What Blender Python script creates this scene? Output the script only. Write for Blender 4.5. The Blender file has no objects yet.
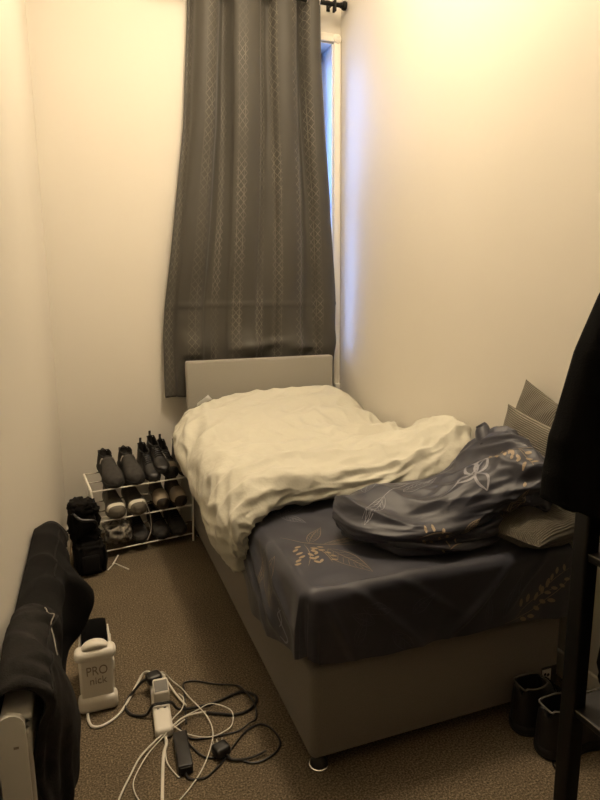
import bpy, math, random
from mathutils import Vector, Matrix, noise
from mathutils.bvhtree import BVHTree
random.seed(7)
C = bpy.context.scene.collection
PI = math.pi

# ------------------------------------------------------------------ helpers
def lerp(a, b, t): return a + (b - a) * t
def clamp(t, a=0.0, b=1.0): return max(a, min(b, t))
def sm(a, b, t):
    t = clamp((t - a) / (b - a)); return t * t * (3 - 2 * t)
def nz(x, y, z=0.0): return noise.noise(Vector((x, y, z)))
def table(tb, t):
    if t <= tb[0][0]: return tb[0][1]
    for (a, va), (b, vb) in zip(tb, tb[1:]):
        if t <= b: return lerp(va, vb, (t - a) / (b - a))
    return tb[-1][1]
def cr(p0, p1, p2, p3, t):
    return 0.5 * ((2 * p1) + (-p0 + p2) * t + (2 * p0 - 5 * p1 + 4 * p2 - p3) * t * t + (-p0 + 3 * p1 - 3 * p2 + p3) * t ** 3)
def spline(pts, t, closed=False):
    n = len(pts)
    if closed:
        f = (t % 1.0) * n; i = int(f); f -= i
        return cr(pts[(i - 1) % n], pts[i % n], pts[(i + 1) % n], pts[(i + 2) % n], f)
    f = clamp(t) * (n - 1); i = min(int(f), n - 2); f -= i
    a = pts[i - 1] if i > 0 else pts[i] * 2 - pts[i + 1]
    d = pts[i + 2] if i + 2 < n else pts[i + 1] * 2 - pts[i]
    return cr(a, pts[i], pts[i + 1], d, f)
def V(*a): return Vector(a)

class MB:
    """collects vertices and faces of one mesh"""
    def __init__(s): s.v = []; s.f = []; s.m = []; s.uv = {}
    def add(s, vs, fs, mi=0):
        o = len(s.v); s.v += [Vector(v) for v in vs]
        for f in fs: s.f.append(tuple(i + o for i in f)); s.m.append(mi)
        return o
    def grid(s, P, mi=0, cu=False, cv=False, uv=None):
        nj = len(P); ni = len(P[0]); fs = []
        for j in range(nj if cv else nj - 1):
            for i in range(ni if cu else ni - 1):
                a = j * ni + i; b = j * ni + (i + 1) % ni
                c = ((j + 1) % nj) * ni + (i + 1) % ni; d = ((j + 1) % nj) * ni + i
                fs.append((a, b, c, d))
        o = s.add([p for r in P for p in r], fs, mi)
        if uv:
            for j in range(nj):
                for i in range(ni): s.uv[o + j * ni + i] = uv[j][i]
        return o
    def box(s, c, d, rz=0.0, bev=0.0, mi=0, M=None):
        x, y, z = d[0] / 2, d[1] / 2, d[2] / 2
        b = min(bev, x * .95, y * .95, z * .95)
        if b <= 0:
            vs = [V(sx * x, sy * y, sz * z) for sz in (-1, 1) for sy in (-1, 1) for sx in (-1, 1)]
            fs = [(0, 2, 3, 1), (4, 5, 7, 6), (0, 1, 5, 4), (1, 3, 7, 5), (3, 2, 6, 7), (2, 0, 4, 6)]
        else:
            prof = [(-z, -b)] + [(-z + b - b * math.cos(a), -b + b * math.sin(a)) for a in (PI / 6, PI / 3, PI / 2)]
            prof = prof + [(-zz, o) for zz, o in reversed(prof)]
            rings = []
            for zz, o in prof:
                r = []
                for q, (sx, sy) in enumerate(((1, 1), (-1, 1), (-1, -1), (1, -1))):
                    for k in range(4):
                        a = q * PI / 2 + k * PI / 6
                        rr = b + o
                        r.append(V(sx * (x - b) + rr * math.cos(a), sy * (y - b) + rr * math.sin(a), zz))
                rings.append(r)
            n = 16; vs = [p for r in rings for p in r]; fs = []
            for j in range(len(rings) - 1):
                for i in range(n):
                    fs.append((j * n + i, j * n + (i + 1) % n, (j + 1) * n + (i + 1) % n, (j + 1) * n + i))
            fs.append(tuple(reversed(range(n)))); fs.append(tuple(range((len(rings) - 1) * n, len(rings) * n)))
        R = M if M is not None else Matrix.Rotation(rz, 4, 'Z')
        s.add([Vector(c) + (R.to_3x3() @ p) for p in vs], fs, mi)
    def tube(s, pts, r, seg=8, closed=False, n=None, mi=0, smooth=True, cap=True):
        pts = [Vector(p) for p in pts]
        if smooth and len(pts) > 2:
            n = n or len(pts) * 6
            pts = [spline(pts, k / (n if closed else n - 1), closed) for k in range(n)]
        N = len(pts); rings = []; up = None
        for i, p in enumerate(pts):
            if closed: t = pts[(i + 1) % N] - pts[i - 1]
            else: t = pts[min(i + 1, N - 1)] - pts[max(i - 1, 0)]
            if t.length < 1e-9: t = V(0, 0, 1)
            t.normalize()
            if up is None:
                up = V(0, 0, 1) if abs(t.z) < .9 else V(1, 0, 0)
            up = (up - t * up.dot(t)).normalized(); sd = t.cross(up)
            rr = r(i / max(1, N - 1)) if callable(r) else r
            rings.append([p + (up * math.cos(2 * PI * k / seg) + sd * math.sin(2 * PI * k / seg)) * rr for k in range(seg)])
        o = s.grid(rings, mi, cu=True, cv=closed)
        if cap and not closed:
            s.f.append(tuple(o + k for k in range(seg))); s.m.append(mi)
            s.f.append(tuple(o + (N - 1) * seg + k for k in reversed(range(seg)))); s.m.append(mi)
    def lathe(s, c, prof, seg=20, M=None, mi=0):
        R = (M or Matrix()).to_3x3(); c = Vector(c)
        rings = [[c + R @ V(r * math.cos(2 * PI * k / seg), r * math.sin(2 * PI * k / seg), z) for k in range(seg)] for r, z in prof]
        s.grid(rings, mi, cu=True)
    def build(s, name, mats, parent=None, smooth=True, origin=None, auto=35):
        if not isinstance(mats, (list, tuple)): mats = [mats]
        me = bpy.data.meshes.new(name)
        if origin is None:
            if parent is not None: origin = Vector(parent.location)
            else:
                xs = [v.x for v in s.v]; ys = [v.y for v in s.v]; zs = [v.z for v in s.v]
                origin = V((min(xs) + max(xs)) / 2, (min(ys) + max(ys)) / 2, min(zs))
        me.from_pydata([v - origin for v in s.v], [], s.f)
        for m in mats: me.materials.append(m)
        me.polygons.foreach_set('material_index', s.m)
        if s.uv:
            l = me.uv_layers.new(name='UVMap')
            for lp in me.loops: l.data[lp.index].uv = s.uv.get(lp.vertex_index, (0, 0))
        me.update()
        import bmesh
        bm = bmesh.new(); bm.from_mesh(me); bmesh.ops.recalc_face_normals(bm, faces=bm.faces); bm.to_mesh(me); bm.free()
        if smooth:
            me.polygons.foreach_set('use_smooth', [True] * len(me.polygons))
            try: me.set_sharp_from_angle(angle=math.radians(auto))
            except Exception: pass
        o = bpy.data.objects.new(name, me); C.objects.link(o)
        if parent is not None: o.parent = parent
        else: o.location = origin
        return o

def empty(name, loc): 
    o = bpy.data.objects.new(name, None); C.objects.link(o); o.location = loc; o.empty_display_size = .05; return o
def tag(o, label=None, cat=None, group=None, kind=None):
    if label: o['label'] = label
    if cat: o['category'] = cat
    if group: o['group'] = group
    if kind: o['kind'] = kind
    return o
def copy_tree(o, parent=None):
    c = o.copy(); C.objects.link(c)
    if parent: c.parent = parent
    for ch in o.children: copy_tree(ch, c)
    return c

# ------------------------------------------------------------------ materials
def mat(name, col, rough=.6, metal=0., bump=None, noise_col=None, spec=.5, sheen=0., emis=None):
    """bump: (kind, scale, strength, distance); noise_col: (scale, colour2, detail)"""
    m = bpy.data.materials.new(name); m.use_nodes = True
    nt = m.node_tree; N = nt.nodes; L = nt.links; b = N['Principled BSDF']
    b.inputs['Base Color'].default_value = (*col, 1); b.inputs['Roughness'].default_value = rough
    b.inputs['Metallic'].default_value = metal; b.inputs['Specular IOR Level'].default_value = spec
    if sheen: b.inputs['Sheen Weight'].default_value = sheen; b.inputs['Sheen Roughness'].default_value = .4
    tc = N.new('ShaderNodeTexCoord')
    if noise_col:
        t = N.new('ShaderNodeTexNoise'); t.inputs['Scale'].default_value = noise_col[0]; t.inputs['Detail'].default_value = noise_col[2]
        L.new(tc.outputs['Object'], t.inputs['Vector'])
        r = N.new('ShaderNodeValToRGB'); r.color_ramp.elements[0].position = .35; r.color_ramp.elements[1].position = .65
        r.color_ramp.elements[0].color = (*col, 1); r.color_ramp.elements[1].color = (*noise_col[1], 1)
        L.new(t.outputs['Fac'], r.inputs['Fac']); L.new(r.outputs['Color'], b.inputs['Base Color'])
    if bump:
        t = N.new('ShaderNodeTexNoise'); t.inputs['Scale'].default_value = bump[0]; t.inputs['Detail'].default_value = bump[3] if len(bump) > 3 else 4
        L.new(tc.outputs['Object'], t.inputs['Vector'])
        bn = N.new('ShaderNodeBump'); bn.inputs['Strength'].default_value = bump[1]; bn.inputs['Distance'].default_value = bump[2]
        L.new(t.outputs['Fac'], bn.inputs['Height']); L.new(bn.outputs['Normal'], b.inputs['Normal'])
    return m

M = {}
M['wall'] = mat('painted plaster', (.66, .625, .555), .55, bump=(6, .15, .01, 3), noise_col=(1.2, (.68, .645, .575), 3), spec=.35)
M['ceiling'] = mat('ceiling paint', (.82, .80, .74), .8)
M['trim'] = mat('cream gloss paint', (.80, .76, .66), .35, bump=(12, .15, .004, 3))
M['upvc'] = mat('white window plastic', (.80, .82, .85), .3)
M['white_plastic'] = mat('white plastic', (.74, .70, .62), .35)
M['off_plastic'] = mat('cream radiator enamel', (.62, .60, .54), .35)
M['cable_white'] = mat('white cable', (.70, .66, .58), .4)
M['grey_face'] = mat('grey plastic face', (.17, .165, .155), .4)
M['black_plastic'] = mat('black plastic', (.010, .009, .009), .42)
M['black_metal'] = mat('black metal', (.008, .0075, .007), .55, spec=.25)
M['chrome'] = mat('chrome wire', (.72, .70, .66), .25, metal=1.)
M['white_wire'] = mat('white coated wire', (.80, .76, .68), .3)
M['duvet'] = mat('bare white duvet', (.515, .50, .42), .75, bump=(30, .5, .008, 6), sheen=.1)
M['label_white'] = mat('white label cloth', (.8, .8, .8), .7)
M['navy_print_tan'] = mat('tan print', (.26, .20, .13), .6)
M['navy_print_white'] = mat('pale print', (.23, .23, .26), .55)
M['navy_print_grey'] = mat('slate print', (.075, .08, .105), .6)
M['black_cloth'] = mat('black cotton', (.007, .0062, .006), .95, bump=(220, .4, .002, 2), spec=.15)
M['black_knit'] = mat('washed black denim', (.011, .010, .0095), .9, bump=(320, .6, .002, 2), noise_col=(40, (.020, .018, .0165), 4), spec=.2)
M['coat'] = mat('black wool', (.004, .0038, .0037), .95, bump=(300, .5, .002, 2), spec=.08)
M['leather'] = mat('black leather', (.012, .011, .011), .42, bump=(90, .2, .002, 3))
M['nubuck'] = mat('dark grey knit', (.022, .020, .019), .8, bump=(250, .5, .002, 2), noise_col=(50, (.035, .031, .028), 3))
M['grey_canvas'] = mat('grey canvas', (.085, .075, .062), .85, bump=(300, .4, .002, 2))
M['beige'] = mat('beige suede', (.36, .30, .22), .85, bump=(120, .3, .002, 3))
M['rubber_white'] = mat('white rubber', (.74, .70, .60), .5)
M['rubber_grey'] = mat('grey rubber', (.13, .115, .09), .7, bump=(60, .4, .002, 2))
M['rubber_black'] = mat('black rubber', (.010, .009, .008), .65)
M['rubber_brown'] = mat('dark brown rubber', (.028, .02, .014), .6)
M['tan'] = mat('tan toe leather', (.15, .12, .085), .6)
M['lining'] = mat('shoe lining', (.02, .018, .017), .9)
M['trim_grey'] = mat('pale collar trim', (.34, .31, .27), .8)
M['dark_trim'] = mat('dull grey collar trim', (.11, .10, .085), .85)
M['marbled'] = mat('grey and white printed cloth', (.34, .31, .26), .85, bump=(40, .4, .004, 3), noise_col=(22, (.05, .045, .04), 2))
M['lamp_black'] = mat('dark print ink', (.30, .25, .19), .6)

def fabric(name, c1, c2, scale, rough=.85, bands=None, sheen=.1, bump=.3, spec=.3):
    """fine woven fabric; bands=(axis scale, colour) adds corduroy ribs"""
    m = bpy.data.materials.new(name); m.use_nodes = True
    N = m.node_tree.nodes; L = m.node_tree.links; b = N['Principled BSDF']
    tc = N.new('ShaderNodeTexCoord'); b.inputs['Roughness'].default_value = rough
    b.inputs['Specular IOR Level'].default_value = spec
    b.inputs['Sheen Weight'].default_value = sheen
    n = N.new('ShaderNodeTexNoise'); n.inputs['Scale'].default_value = scale; n.inputs['Detail'].default_value = 6
    L.new(tc.outputs['Object'], n.inputs['Vector'])
    r = N.new('ShaderNodeValToRGB'); r.color_ramp.elements[0].position = .38; r.color_ramp.elements[1].position = .62
    r.color_ramp.elements[0].color = (*c1, 1); r.color_ramp.elements[1].color = (*c2, 1)
    L.new(n.outputs['Fac'], r.inputs['Fac'])
    bn = N.new('ShaderNodeBump'); bn.inputs['Strength'].default_value = bump; bn.inputs['Distance'].default_value = .002
    if bands:
        w = N.new('ShaderNodeTexWave'); w.wave_type = 'BANDS'; w.bands_direction = 'X'; w.inputs['Scale'].default_value = bands[0]
        w.inputs['Distortion'].default_value = bands[2]; w.inputs['Detail Scale'].default_value = 2
        L.new(tc.outputs['UV'], w.inputs['Vector'])
        mx = N.new('ShaderNodeMixRGB'); mx.inputs[2].default_value = (*bands[1], 1)
        L.new(w.outputs['Fac'], mx.inputs[0]); L.new(r.outputs['Color'], mx.inputs[1]); L.new(mx.outputs[0], b.inputs['Base Color'])
        L.new(w.outputs['Fac'], bn.inputs['Height']); bn.inputs['Distance'].default_value = .004
    else:
        L.new(r.outputs['Color'], b.inputs['Base Color']); L.new(n.outputs['Fac'], bn.inputs['Height'])
    L.new(bn.outputs['Normal'], b.inputs['Normal'])
    return m
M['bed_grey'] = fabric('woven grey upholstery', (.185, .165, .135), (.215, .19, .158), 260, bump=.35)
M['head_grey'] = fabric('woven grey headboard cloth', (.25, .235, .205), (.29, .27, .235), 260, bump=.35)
M['navy'] = fabric('navy sateen', (.027, .028, .040), (.032, .033, .047), 8, rough=.50, sheen=.10, bump=.05, spec=.45)
M['mattress'] = fabric('mattress ticking', (.5, .48, .44), (.55, .52, .47), 90)
M['cord_a'] = fabric('grey corduroy', (.075, .068, .050), (.09, .08, .06), 60, bands=(3.8, (.20, .18, .14), .5), bump=.8)
M['cord_b'] = fabric('olive ribbed pillow cloth', (.045, .038, .026), (.052, .044, .030), 60, bands=(3.2, (.070, .06, .042), .8), bump=.5)

def carpet_mat():
    m = bpy.data.materials.new('speckled brown carpet'); m.use_nodes = True
    N = m.node_tree.nodes; L = m.node_tree.links; b = N['Principled BSDF']; b.inputs['Roughness'].default_value = .95
    b.inputs['Specular IOR Level'].default_value = .15
    tc = N.new('ShaderNodeTexCoord')
    n1 = N.new('ShaderNodeTexNoise'); n1.inputs['Scale'].default_value = 170; n1.inputs['Detail'].default_value = 3; n1.inputs['Roughness'].default_value = .7
    n2 = N.new('ShaderNodeTexNoise'); n2.inputs['Scale'].default_value = 5; n2.inputs['Detail'].default_value = 4
    n3 = N.new('ShaderNodeTexVoronoi'); n3.inputs['Scale'].default_value = 230
    for n in (n1, n2, n3): L.new(tc.outputs['Object'], n.inputs['Vector'])
    r = N.new('ShaderNodeValToRGB'); e = r.color_ramp.elements
    e[0].position = .36; e[0].color = (.055, .042, .026, 1); e[1].position = .66; e[1].color = (.26, .205, .14, 1)
    k = e.new(.5); k.color = (.125, .098, .064, 1)
    L.new(n1.outputs['Fac'], r.inputs['Fac'])
    r2 = N.new('ShaderNodeValToRGB'); r2.color_ramp.elements[0].position = .35; r2.color_ramp.elements[1].position = .7
    r2.color_ramp.elements[0].color = (.88, .88, .88, 1); r2.color_ramp.elements[1].color = (1.05, 1.04, 1.02, 1)
    L.new(n2.outputs['Fac'], r2.inputs['Fac'])
    mx = N.new('ShaderNodeMixRGB'); mx.blend_type = 'MULTIPLY'; mx.inputs[0].default_value = 1
    L.new(r.outputs['Color'], mx.inputs[1]); L.new(r2.outputs['Color'], mx.inputs[2]); L.new(mx.outputs[0], b.inputs['Base Color'])
    bn = N.new('ShaderNodeBump'); bn.inputs['Strength'].default_value = .6; bn.inputs['Distance'].default_value = .004
    L.new(n1.outputs['Fac'], bn.inputs['Height']); L.new(bn.outputs['Normal'], b.inputs['Normal'])
    return m
M['carpet'] = carpet_mat()

def curtain_mat():
    """charcoal blackout cloth with a stitched cube-lattice pattern in vertical bands; UV is in metres"""
    m = bpy.data.materials.new('charcoal jacquard curtain'); m.use_nodes = True
    N = m.node_tree.nodes; L = m.node_tree.links; b = N['Principled BSDF']
    uv = N.new('ShaderNodeTexCoord'); sp = N.new('ShaderNodeSeparateXYZ'); L.new(uv.outputs['UV'], sp.inputs[0])
    def mth(op, a, c=None, d=None):
        n = N.new('ShaderNodeMath'); n.operation = op
        for i, x in enumerate((a, c, d)):
            if x is None: continue
            if isinstance(x, (int, float)): n.inputs[i].default_value = x
            else: L.new(x, n.inputs[i])
        return n.outputs[0]
    u, v = sp.outputs[0], sp.outputs[1]
    p = .040
    a = mth('DIVIDE', u, p); c = mth('DIVIDE', v, p * 1.15)
    def line(x, w):
        f = mth('FRACT', x); d = mth('ABSOLUTE', mth('SUBTRACT', f, .5)); return mth('GREATER_THAN', d, .5 - w)
    l1 = line(mth('ADD', a, c), .055); l2 = line(mth('SUBTRACT', a, c), .055); l3 = line(a, .045)
    allow = line(mth('MULTIPLY', mth('ADD', mth('FLOOR', a), mth('FLOOR', mth('MULTIPLY', c, .5))), .37), .36)
    g = mth('MAXIMUM', mth('MAXIMUM', l1, l2), mth('MULTIPLY', l3, allow))
    band = mth('SINE', mth('MULTIPLY', u, 2 * PI / .155))
    bm_ = N.new('ShaderNodeMapRange'); bm_.inputs[1].default_value = -.05; bm_.inputs[2].default_value = .5
    L.new(band, bm_.inputs[0])
    nn = N.new('ShaderNodeTexNoise'); nn.inputs['Scale'].default_value = 3.5; L.new(uv.outputs['UV'], nn.inputs['Vector'])
    nr = N.new('ShaderNodeMapRange'); nr.inputs[1].default_value = .38; nr.inputs[2].default_value = .62; nr.inputs[3].default_value = .25
    L.new(nn.outputs['Fac'], nr.inputs[0])
    mask = mth('MULTIPLY', mth('MULTIPLY', g, bm_.outputs[0]), nr.outputs[0])
    mx = N.new('ShaderNodeMixRGB'); mx.inputs[1].default_value = (.041, .037, .029, 1); mx.inputs[2].default_value = (.17, .155, .125, 1)
    L.new(mth('MULTIPLY', mask, .75), mx.inputs[0]); L.new(mx.outputs[0], b.inputs['Base Color'])
    b.inputs['Roughness'].default_value = .62; b.inputs['Sheen Weight'].default_value = .15
    wn = N.new('ShaderNodeTexNoise'); wn.inputs['Scale'].default_value = 400; L.new(uv.outputs['UV'], wn.inputs['Vector'])
    bn = N.new('ShaderNodeBump'); bn.inputs['Strength'].default_value = .3; bn.inputs['Distance'].default_value = .001
    L.new(wn.outputs['Fac'], bn.inputs['Height']); L.new(bn.outputs['Normal'], b.inputs['Normal'])
    return m
M['curtain'] = curtain_mat()

def glass_mat():
    m = bpy.data.materials.new('window glass'); m.use_nodes = True
    N = m.node_tree.nodes; L = m.node_tree.links; N.remove(N['Principled BSDF'])
    t = N.new('ShaderNodeBsdfTransparent'); t.inputs[0].default_value = (.93, .95, .97, 1)
    g = N.new('ShaderNodeBsdfGlossy'); g.inputs['Roughness'].default_value = .02
    f = N.new('ShaderNodeFresnel'); f.inputs[0].default_value = 1.45
    x = N.new('ShaderNodeMixShader'); L.new(f.outputs[0], x.inputs[0]); L.new(t.outputs[0], x.inputs[1]); L.new(g.outputs[0], x.inputs[2])
    L.new(x.outputs[0], N['Material Output'].inputs[0]); return m
M['glass'] = glass_mat()

# ------------------------------------------------------------------ the room
YB = 3.57; XR = 1.584; YF = -.55; ZC = 3.80
def xl(y): return -.149 - .016 * (YB - y)
def struct(mb, name, m, smooth=False):
    o = mb.build(name, m, smooth=smooth); o['kind'] = 'structure'; return o
b = MB(); b.box((.68, (YB + YF) / 2, -.05), (2.4, YB - YF + .8, .1)); struct(b, 'floor', M['carpet'])
b = MB(); b.box((.68, (YB + YF) / 2, ZC + .05), (2.4, YB - YF + .8, .1)); struct(b, 'ceiling', M['ceiling'])
b = MB()
for (x0, y0, x1, y1) in ((xl(YF), YF, xl(YB), YB),):
    b.add([(x0, y0, 0), (x1, y1, 0), (x1 - .12, y1, 0), (x0 - .12, y0, 0), (x0, y0, ZC), (x1, y1, ZC), (x1 - .12, y1, ZC), (x0 - .12, y0, ZC)],
          [(0, 1, 5, 4), (1, 2, 6, 5), (2, 3, 7, 6), (3, 0, 4, 7), (0, 3, 2, 1), (4, 5, 6, 7)])
struct(b, 'wall_left', M['wall'])
b = MB(); b.box((XR + .06, (YB + YF) / 2, ZC / 2), (.12, YB - YF, ZC)); struct(b, 'wall_right', M['wall'])
b = MB(); b.box((.68, YF - .06, ZC / 2), (2.2, .12, ZC)); struct(b, 'wall_front', M['wall'])
b = MB(); b.box((.68, YF + .02, 1.06), (1.62, .045, 2.12), bev=.006); struct(b, 'unseen_dark_panel_1', M['rubber_brown'])  # unseen dark panel behind the camera, added to cut bounced light
# back wall with the window opening
WX0, WX1, WZ0, WZ1, WD = .76, 1.535, .98, 2.872, .17
b = MB(); xa = -.30; xb = XR + .12
for (x0, x1, z0, z1) in ((xa, WX0, 0, ZC), (WX1, xb, 0, ZC), (WX0, WX1, 0, WZ0), (WX0, WX1, WZ1, ZC)):
    b.box(((x0 + x1) / 2, YB + .13, (z0 + z1) / 2), (x1 - x0, .26, z1 - z0))
struct(b, 'wall_back', M['wall'])
# window: lining boards, sash, glass
b = MB()
b.box((WX1 - .004, YB + WD / 2, (WZ0 + WZ1) / 2), (.008, WD, WZ1 - WZ0)); b.box((WX0 + .004, YB + WD / 2, (WZ0 + WZ1) / 2), (.008, WD, WZ1 - WZ0))
b.box(((WX0 + WX1) / 2, YB + WD / 2, WZ1 - .004), (WX1 - WX0, WD, .008)); b.box(((WX0 + WX1) / 2, YB + WD / 2 - .02, WZ0 + .01), (WX1 - WX0, WD + .04, .02))
w = empty('window_1', ((WX0 + WX1) / 2, YB + WD, WZ0)); w['kind'] = 'structure'
b.build('window_lining', M['upvc'], w, smooth=False)
b = MB(); yy = YB + WD + .02; fw = .055
b.box((WX0 + fw / 2, yy, (WZ0 + WZ1) / 2), (fw, .05, WZ1 - WZ0), bev=.006); b.box((WX1 - fw / 2, yy, (WZ0 + WZ1) / 2), (fw, .05, WZ1 - WZ0), bev=.006)
b.box(((WX0 + WX1) / 2, yy, WZ0 + fw / 2), (WX1 - WX0, .05, fw), bev=.006); b.box(((WX0 + WX1) / 2, yy, WZ1 - fw / 2), (WX1 - WX0, .05, fw), bev=.006)
b.box(((WX0 + WX1) / 2, yy, 1.95), (WX1 - WX0 - .08, .045, .045), bev=.006)
b.build('window_frame', M['upvc'], w)
b = MB(); b.box(((WX0 + WX1) / 2, yy + .005, (WZ0 + WZ1) / 2), (WX1 - WX0 - .09, .006, WZ1 - WZ0 - .09)); b.build('window_pane', M['glass'], w, smooth=False)
# painted trim strip right of the window with its corner roundel and foot block
b = MB(); b.box((1.558, YB - .008, 1.855), (.044, .016, 2.09), bev=.004); b.box((1.568, YB - .006, 1.855), (.012, .022, 2.09), bev=.003)
b.box((1.16, YB - .008, 2.895), (.80, .016, .045), bev=.004)
b.lathe((1.556, YB - .016, 2.892), [(0, .012), (.010, .012), (.016, .008), (.024, .006), (.026, 0)], M=Matrix.Rotation(PI / 2, 4, 'X'))
b.box((1.562, YB - .016, .800), (.034, .028, .032), bev=.003)
struct(b, 'trim_1', M['trim'], True)
b = MB(); b.box((.66, YB - .007, .05), (XR - xl(YB) - .01, .014, .10), bev=.004); struct(b, 'baseboard_back', M['trim'], True)
b = MB(); b.box((XR - .007, (YB + YF) / 2, .05), (.014, YB - YF - .03, .10), bev=.004); struct(b, 'baseboard_right', M['trim'], True)
b = MB(); an = math.atan(.016)
b.box((xl((YB + YF) / 2) + .007, (YB + YF) / 2, .05), (.014, YB - YF - .03, .10), rz=-an, bev=.004); struct(b, 'baseboard_left', M['trim'], True)

# ------------------------------------------------------------------ curtain and rod
ROD_Y, ROD_Z = 3.47, 3.036
r = empty('curtain_rod', (1.05, ROD_Y, ROD_Z)); tag(r, 'black metal curtain rod with round end cap above the window, close to the right wall', 'curtain rod')
b = MB(); b.tube([(.52, ROD_Y, ROD_Z), (1.555, ROD_Y, ROD_Z)], .0125, 14); b.build('pole', M['black_metal'], r)
def finial(x, s, parent):
    b = MB(); b.lathe((x, ROD_Y, ROD_Z), [(0, 0), (.014, 0), (.016, .006), (.013, .010), (.022, .016), (.025, .026), (.023, .036), (.010, .041), (0, .041)], M=Matrix.Rotation(PI / 2 * s, 4, 'Y'))
    return b.build('finial', M['black_metal'], parent)
finial(1.535, 1, r); finial(.53, -1, r)
for x in (1.50, .56):
    b = MB(); b.box((x, (ROD_Y + YB) / 2 + .005, ROD_Z + .016), (.012, YB - ROD_Y - .008, .012), bev=.002)
    b.box((x, ROD_Y, ROD_Z - .010), (.014, .034, .060), bev=.004); b.box((x, YB - .004, ROD_Z + .03), (.022, .008, .06), bev=.002)
    b.build('bracket', M['black_metal'], r)

EDGE_L = [(.78, .447), (.81, .440), (1.15, .446), (1.33, .462), (1.7, .52), (2.32, .612), (2.92, .66), (3.08, .665)]
EDGE_R = [(.78, 1.50), (1.08, 1.515), (1.35, 1.512), (1.95, 1.478), (2.3, 1.445), (2.75, 1.415), (3.08, 1.41)]
CZ0, CZ1 = .80, 3.10
def ridge(x, y, z=0): return 1 - 2 * abs(nz(x, y, z))
def curtain_pt(u, v):
    z = lerp(CZ1, CZ0, v)
    x = lerp(table(EDGE_L, z), table(EDGE_R, z), u)
    amp = lerp(.052, .024, sm(.1, .95, v))
    ph = 2 * PI * 3.9 * (u + .035 * math.sin(5 * u + 1)) + .5 + .5 * nz(u * 2, v * 1.2, 3)
    s = math.sin(ph); s = math.copysign(abs(s) ** .6, s)
    y = 3.492 + amp * s * (.75 + .5 * nz(u * 3, 1.1, 0)) 
    x += .018 * math.cos(ph) * (1 - v * .6) * sm(0, .06, u) * sm(0, .06, 1 - u)
    y += .022 * nz(u * 5 + v * 2, v * 4, 1) * sm(.2, .8, v) + .010 * (ridge(u * 5 + v, v * 2.0, 4) - .4) * sm(.1, .5, v)
    y -= .006 * math.exp(-((z - 1.335) / .008) ** 2)
    # cloth bunches where it is caught behind the headboard
    k = math.exp(-((z - 1.10) / .07) ** 2)
    y += k * .012 * math.sin(u * 23 + 3 * nz(u * 4, 2, 2)) - .012 * k
    y -= .03 * math.exp(-((z - (1.09 + .10 * (u - .52))) / .022) ** 2) * math.exp(-((u - .55) / .13) ** 2)
    y -= .02 * math.exp(-((z - 1.075) / .02) ** 2) * math.exp(-((u - .82) / .09) ** 2)
    lim = 3.478 if (z < 1.045 and x > .50) else 3.40
    y = max(lim, min(3.548, y))
    if .50 > x and z < 1.2: y = y - .01 * sm(1.2, .9, z)
    zz = z
    if v > .985: zz = z + .012 * nz(u * 8, 0, 0)
    return V(x, y, zz + .035 * (1 - u) ** 3 * sm(.85, 1, v) * 0)
P = []; UVs = []
nu, nv = 200, 150
for j in range(nv + 1):
    row = []; ur = []
    for i in range(nu + 1):
        row.append(curtain_pt(i / nu, j / nv)); ur.append((i / nu * 1.25, (1 - j / nv) * 2.27))
    P.append(row); UVs.append(ur)
cur = empty('curtain', (.98, 3.49, .8)); tag(cur, 'charcoal grey patterned eyelet curtain hanging behind the headboard', 'curtain')
b = MB(); b.grid(P, uv=UVs); o = b.build('drape', M['curtain'], cur, auto=80)
md = o.modifiers.new('thick', 'SOLIDIFY'); md.thickness = .003; md.offset = 0
b = MB()
for x in (.70, .86, 1.02, 1.18, 1.325, 1.40):
    b.tube([(x, ROD_Y + .024 * math.cos(a), ROD_Z + .024 * math.sin(a)) for a in [2 * PI * k / 16 for k in range(16)]], .004, 8, closed=True, n=24)
    b.build('eyelet', M['chrome'], cur); b = MB()

# ------------------------------------------------------------------ bed
X0, X1, Y0, Y1 = .553, 1.468, 1.435, 3.395
bed = empty('divan_bed', (1.01, 2.4, 0)); tag(bed, 'single divan bed with grey fabric base and grey headboard against the back wall', 'bed')
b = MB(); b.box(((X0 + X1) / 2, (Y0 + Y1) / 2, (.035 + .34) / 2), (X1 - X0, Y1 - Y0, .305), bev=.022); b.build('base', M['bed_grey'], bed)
b = MB(); b.tube([(X0 + .004, Y0 + .02, .052), (X0 + .004, Y1 - .02, .052)], .004, 6); b.tube([(X0 + .02, Y0 + .004, .05), (X1 - .02, Y0 + .004, .05)], .004, 6)
b.build('base_piping', M['bed_grey'], bed)
HZ = 1.02
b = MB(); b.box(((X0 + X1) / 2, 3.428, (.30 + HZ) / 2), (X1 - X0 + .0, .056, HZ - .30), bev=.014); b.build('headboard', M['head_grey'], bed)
def castor(x, y):
    b = MB(); b.lathe((x, y, 0), [(.0, .002), (.020, .0), (.026, .004), (.026, .018), (.018, .03), (.010, .036)], 20)
    c = b.build('castor', M['black_plastic'], bed)
    b = MB(); b.tube([(x + .0275 * math.cos(a), y + .0275 * math.sin(a), .006) for a in [2 * PI * k / 18 for k in range(18)]], .0032, 6, closed=True, n=36)
    o = b.build('castor_rim', M['chrome'], c, origin=Vector(bed.location)); o['label'] = 'bright metal rim'
for x in (X0 + .032, X1 - .06):
    for y in (Y0 + .022, Y1 - .1): castor(x, y)
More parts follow.
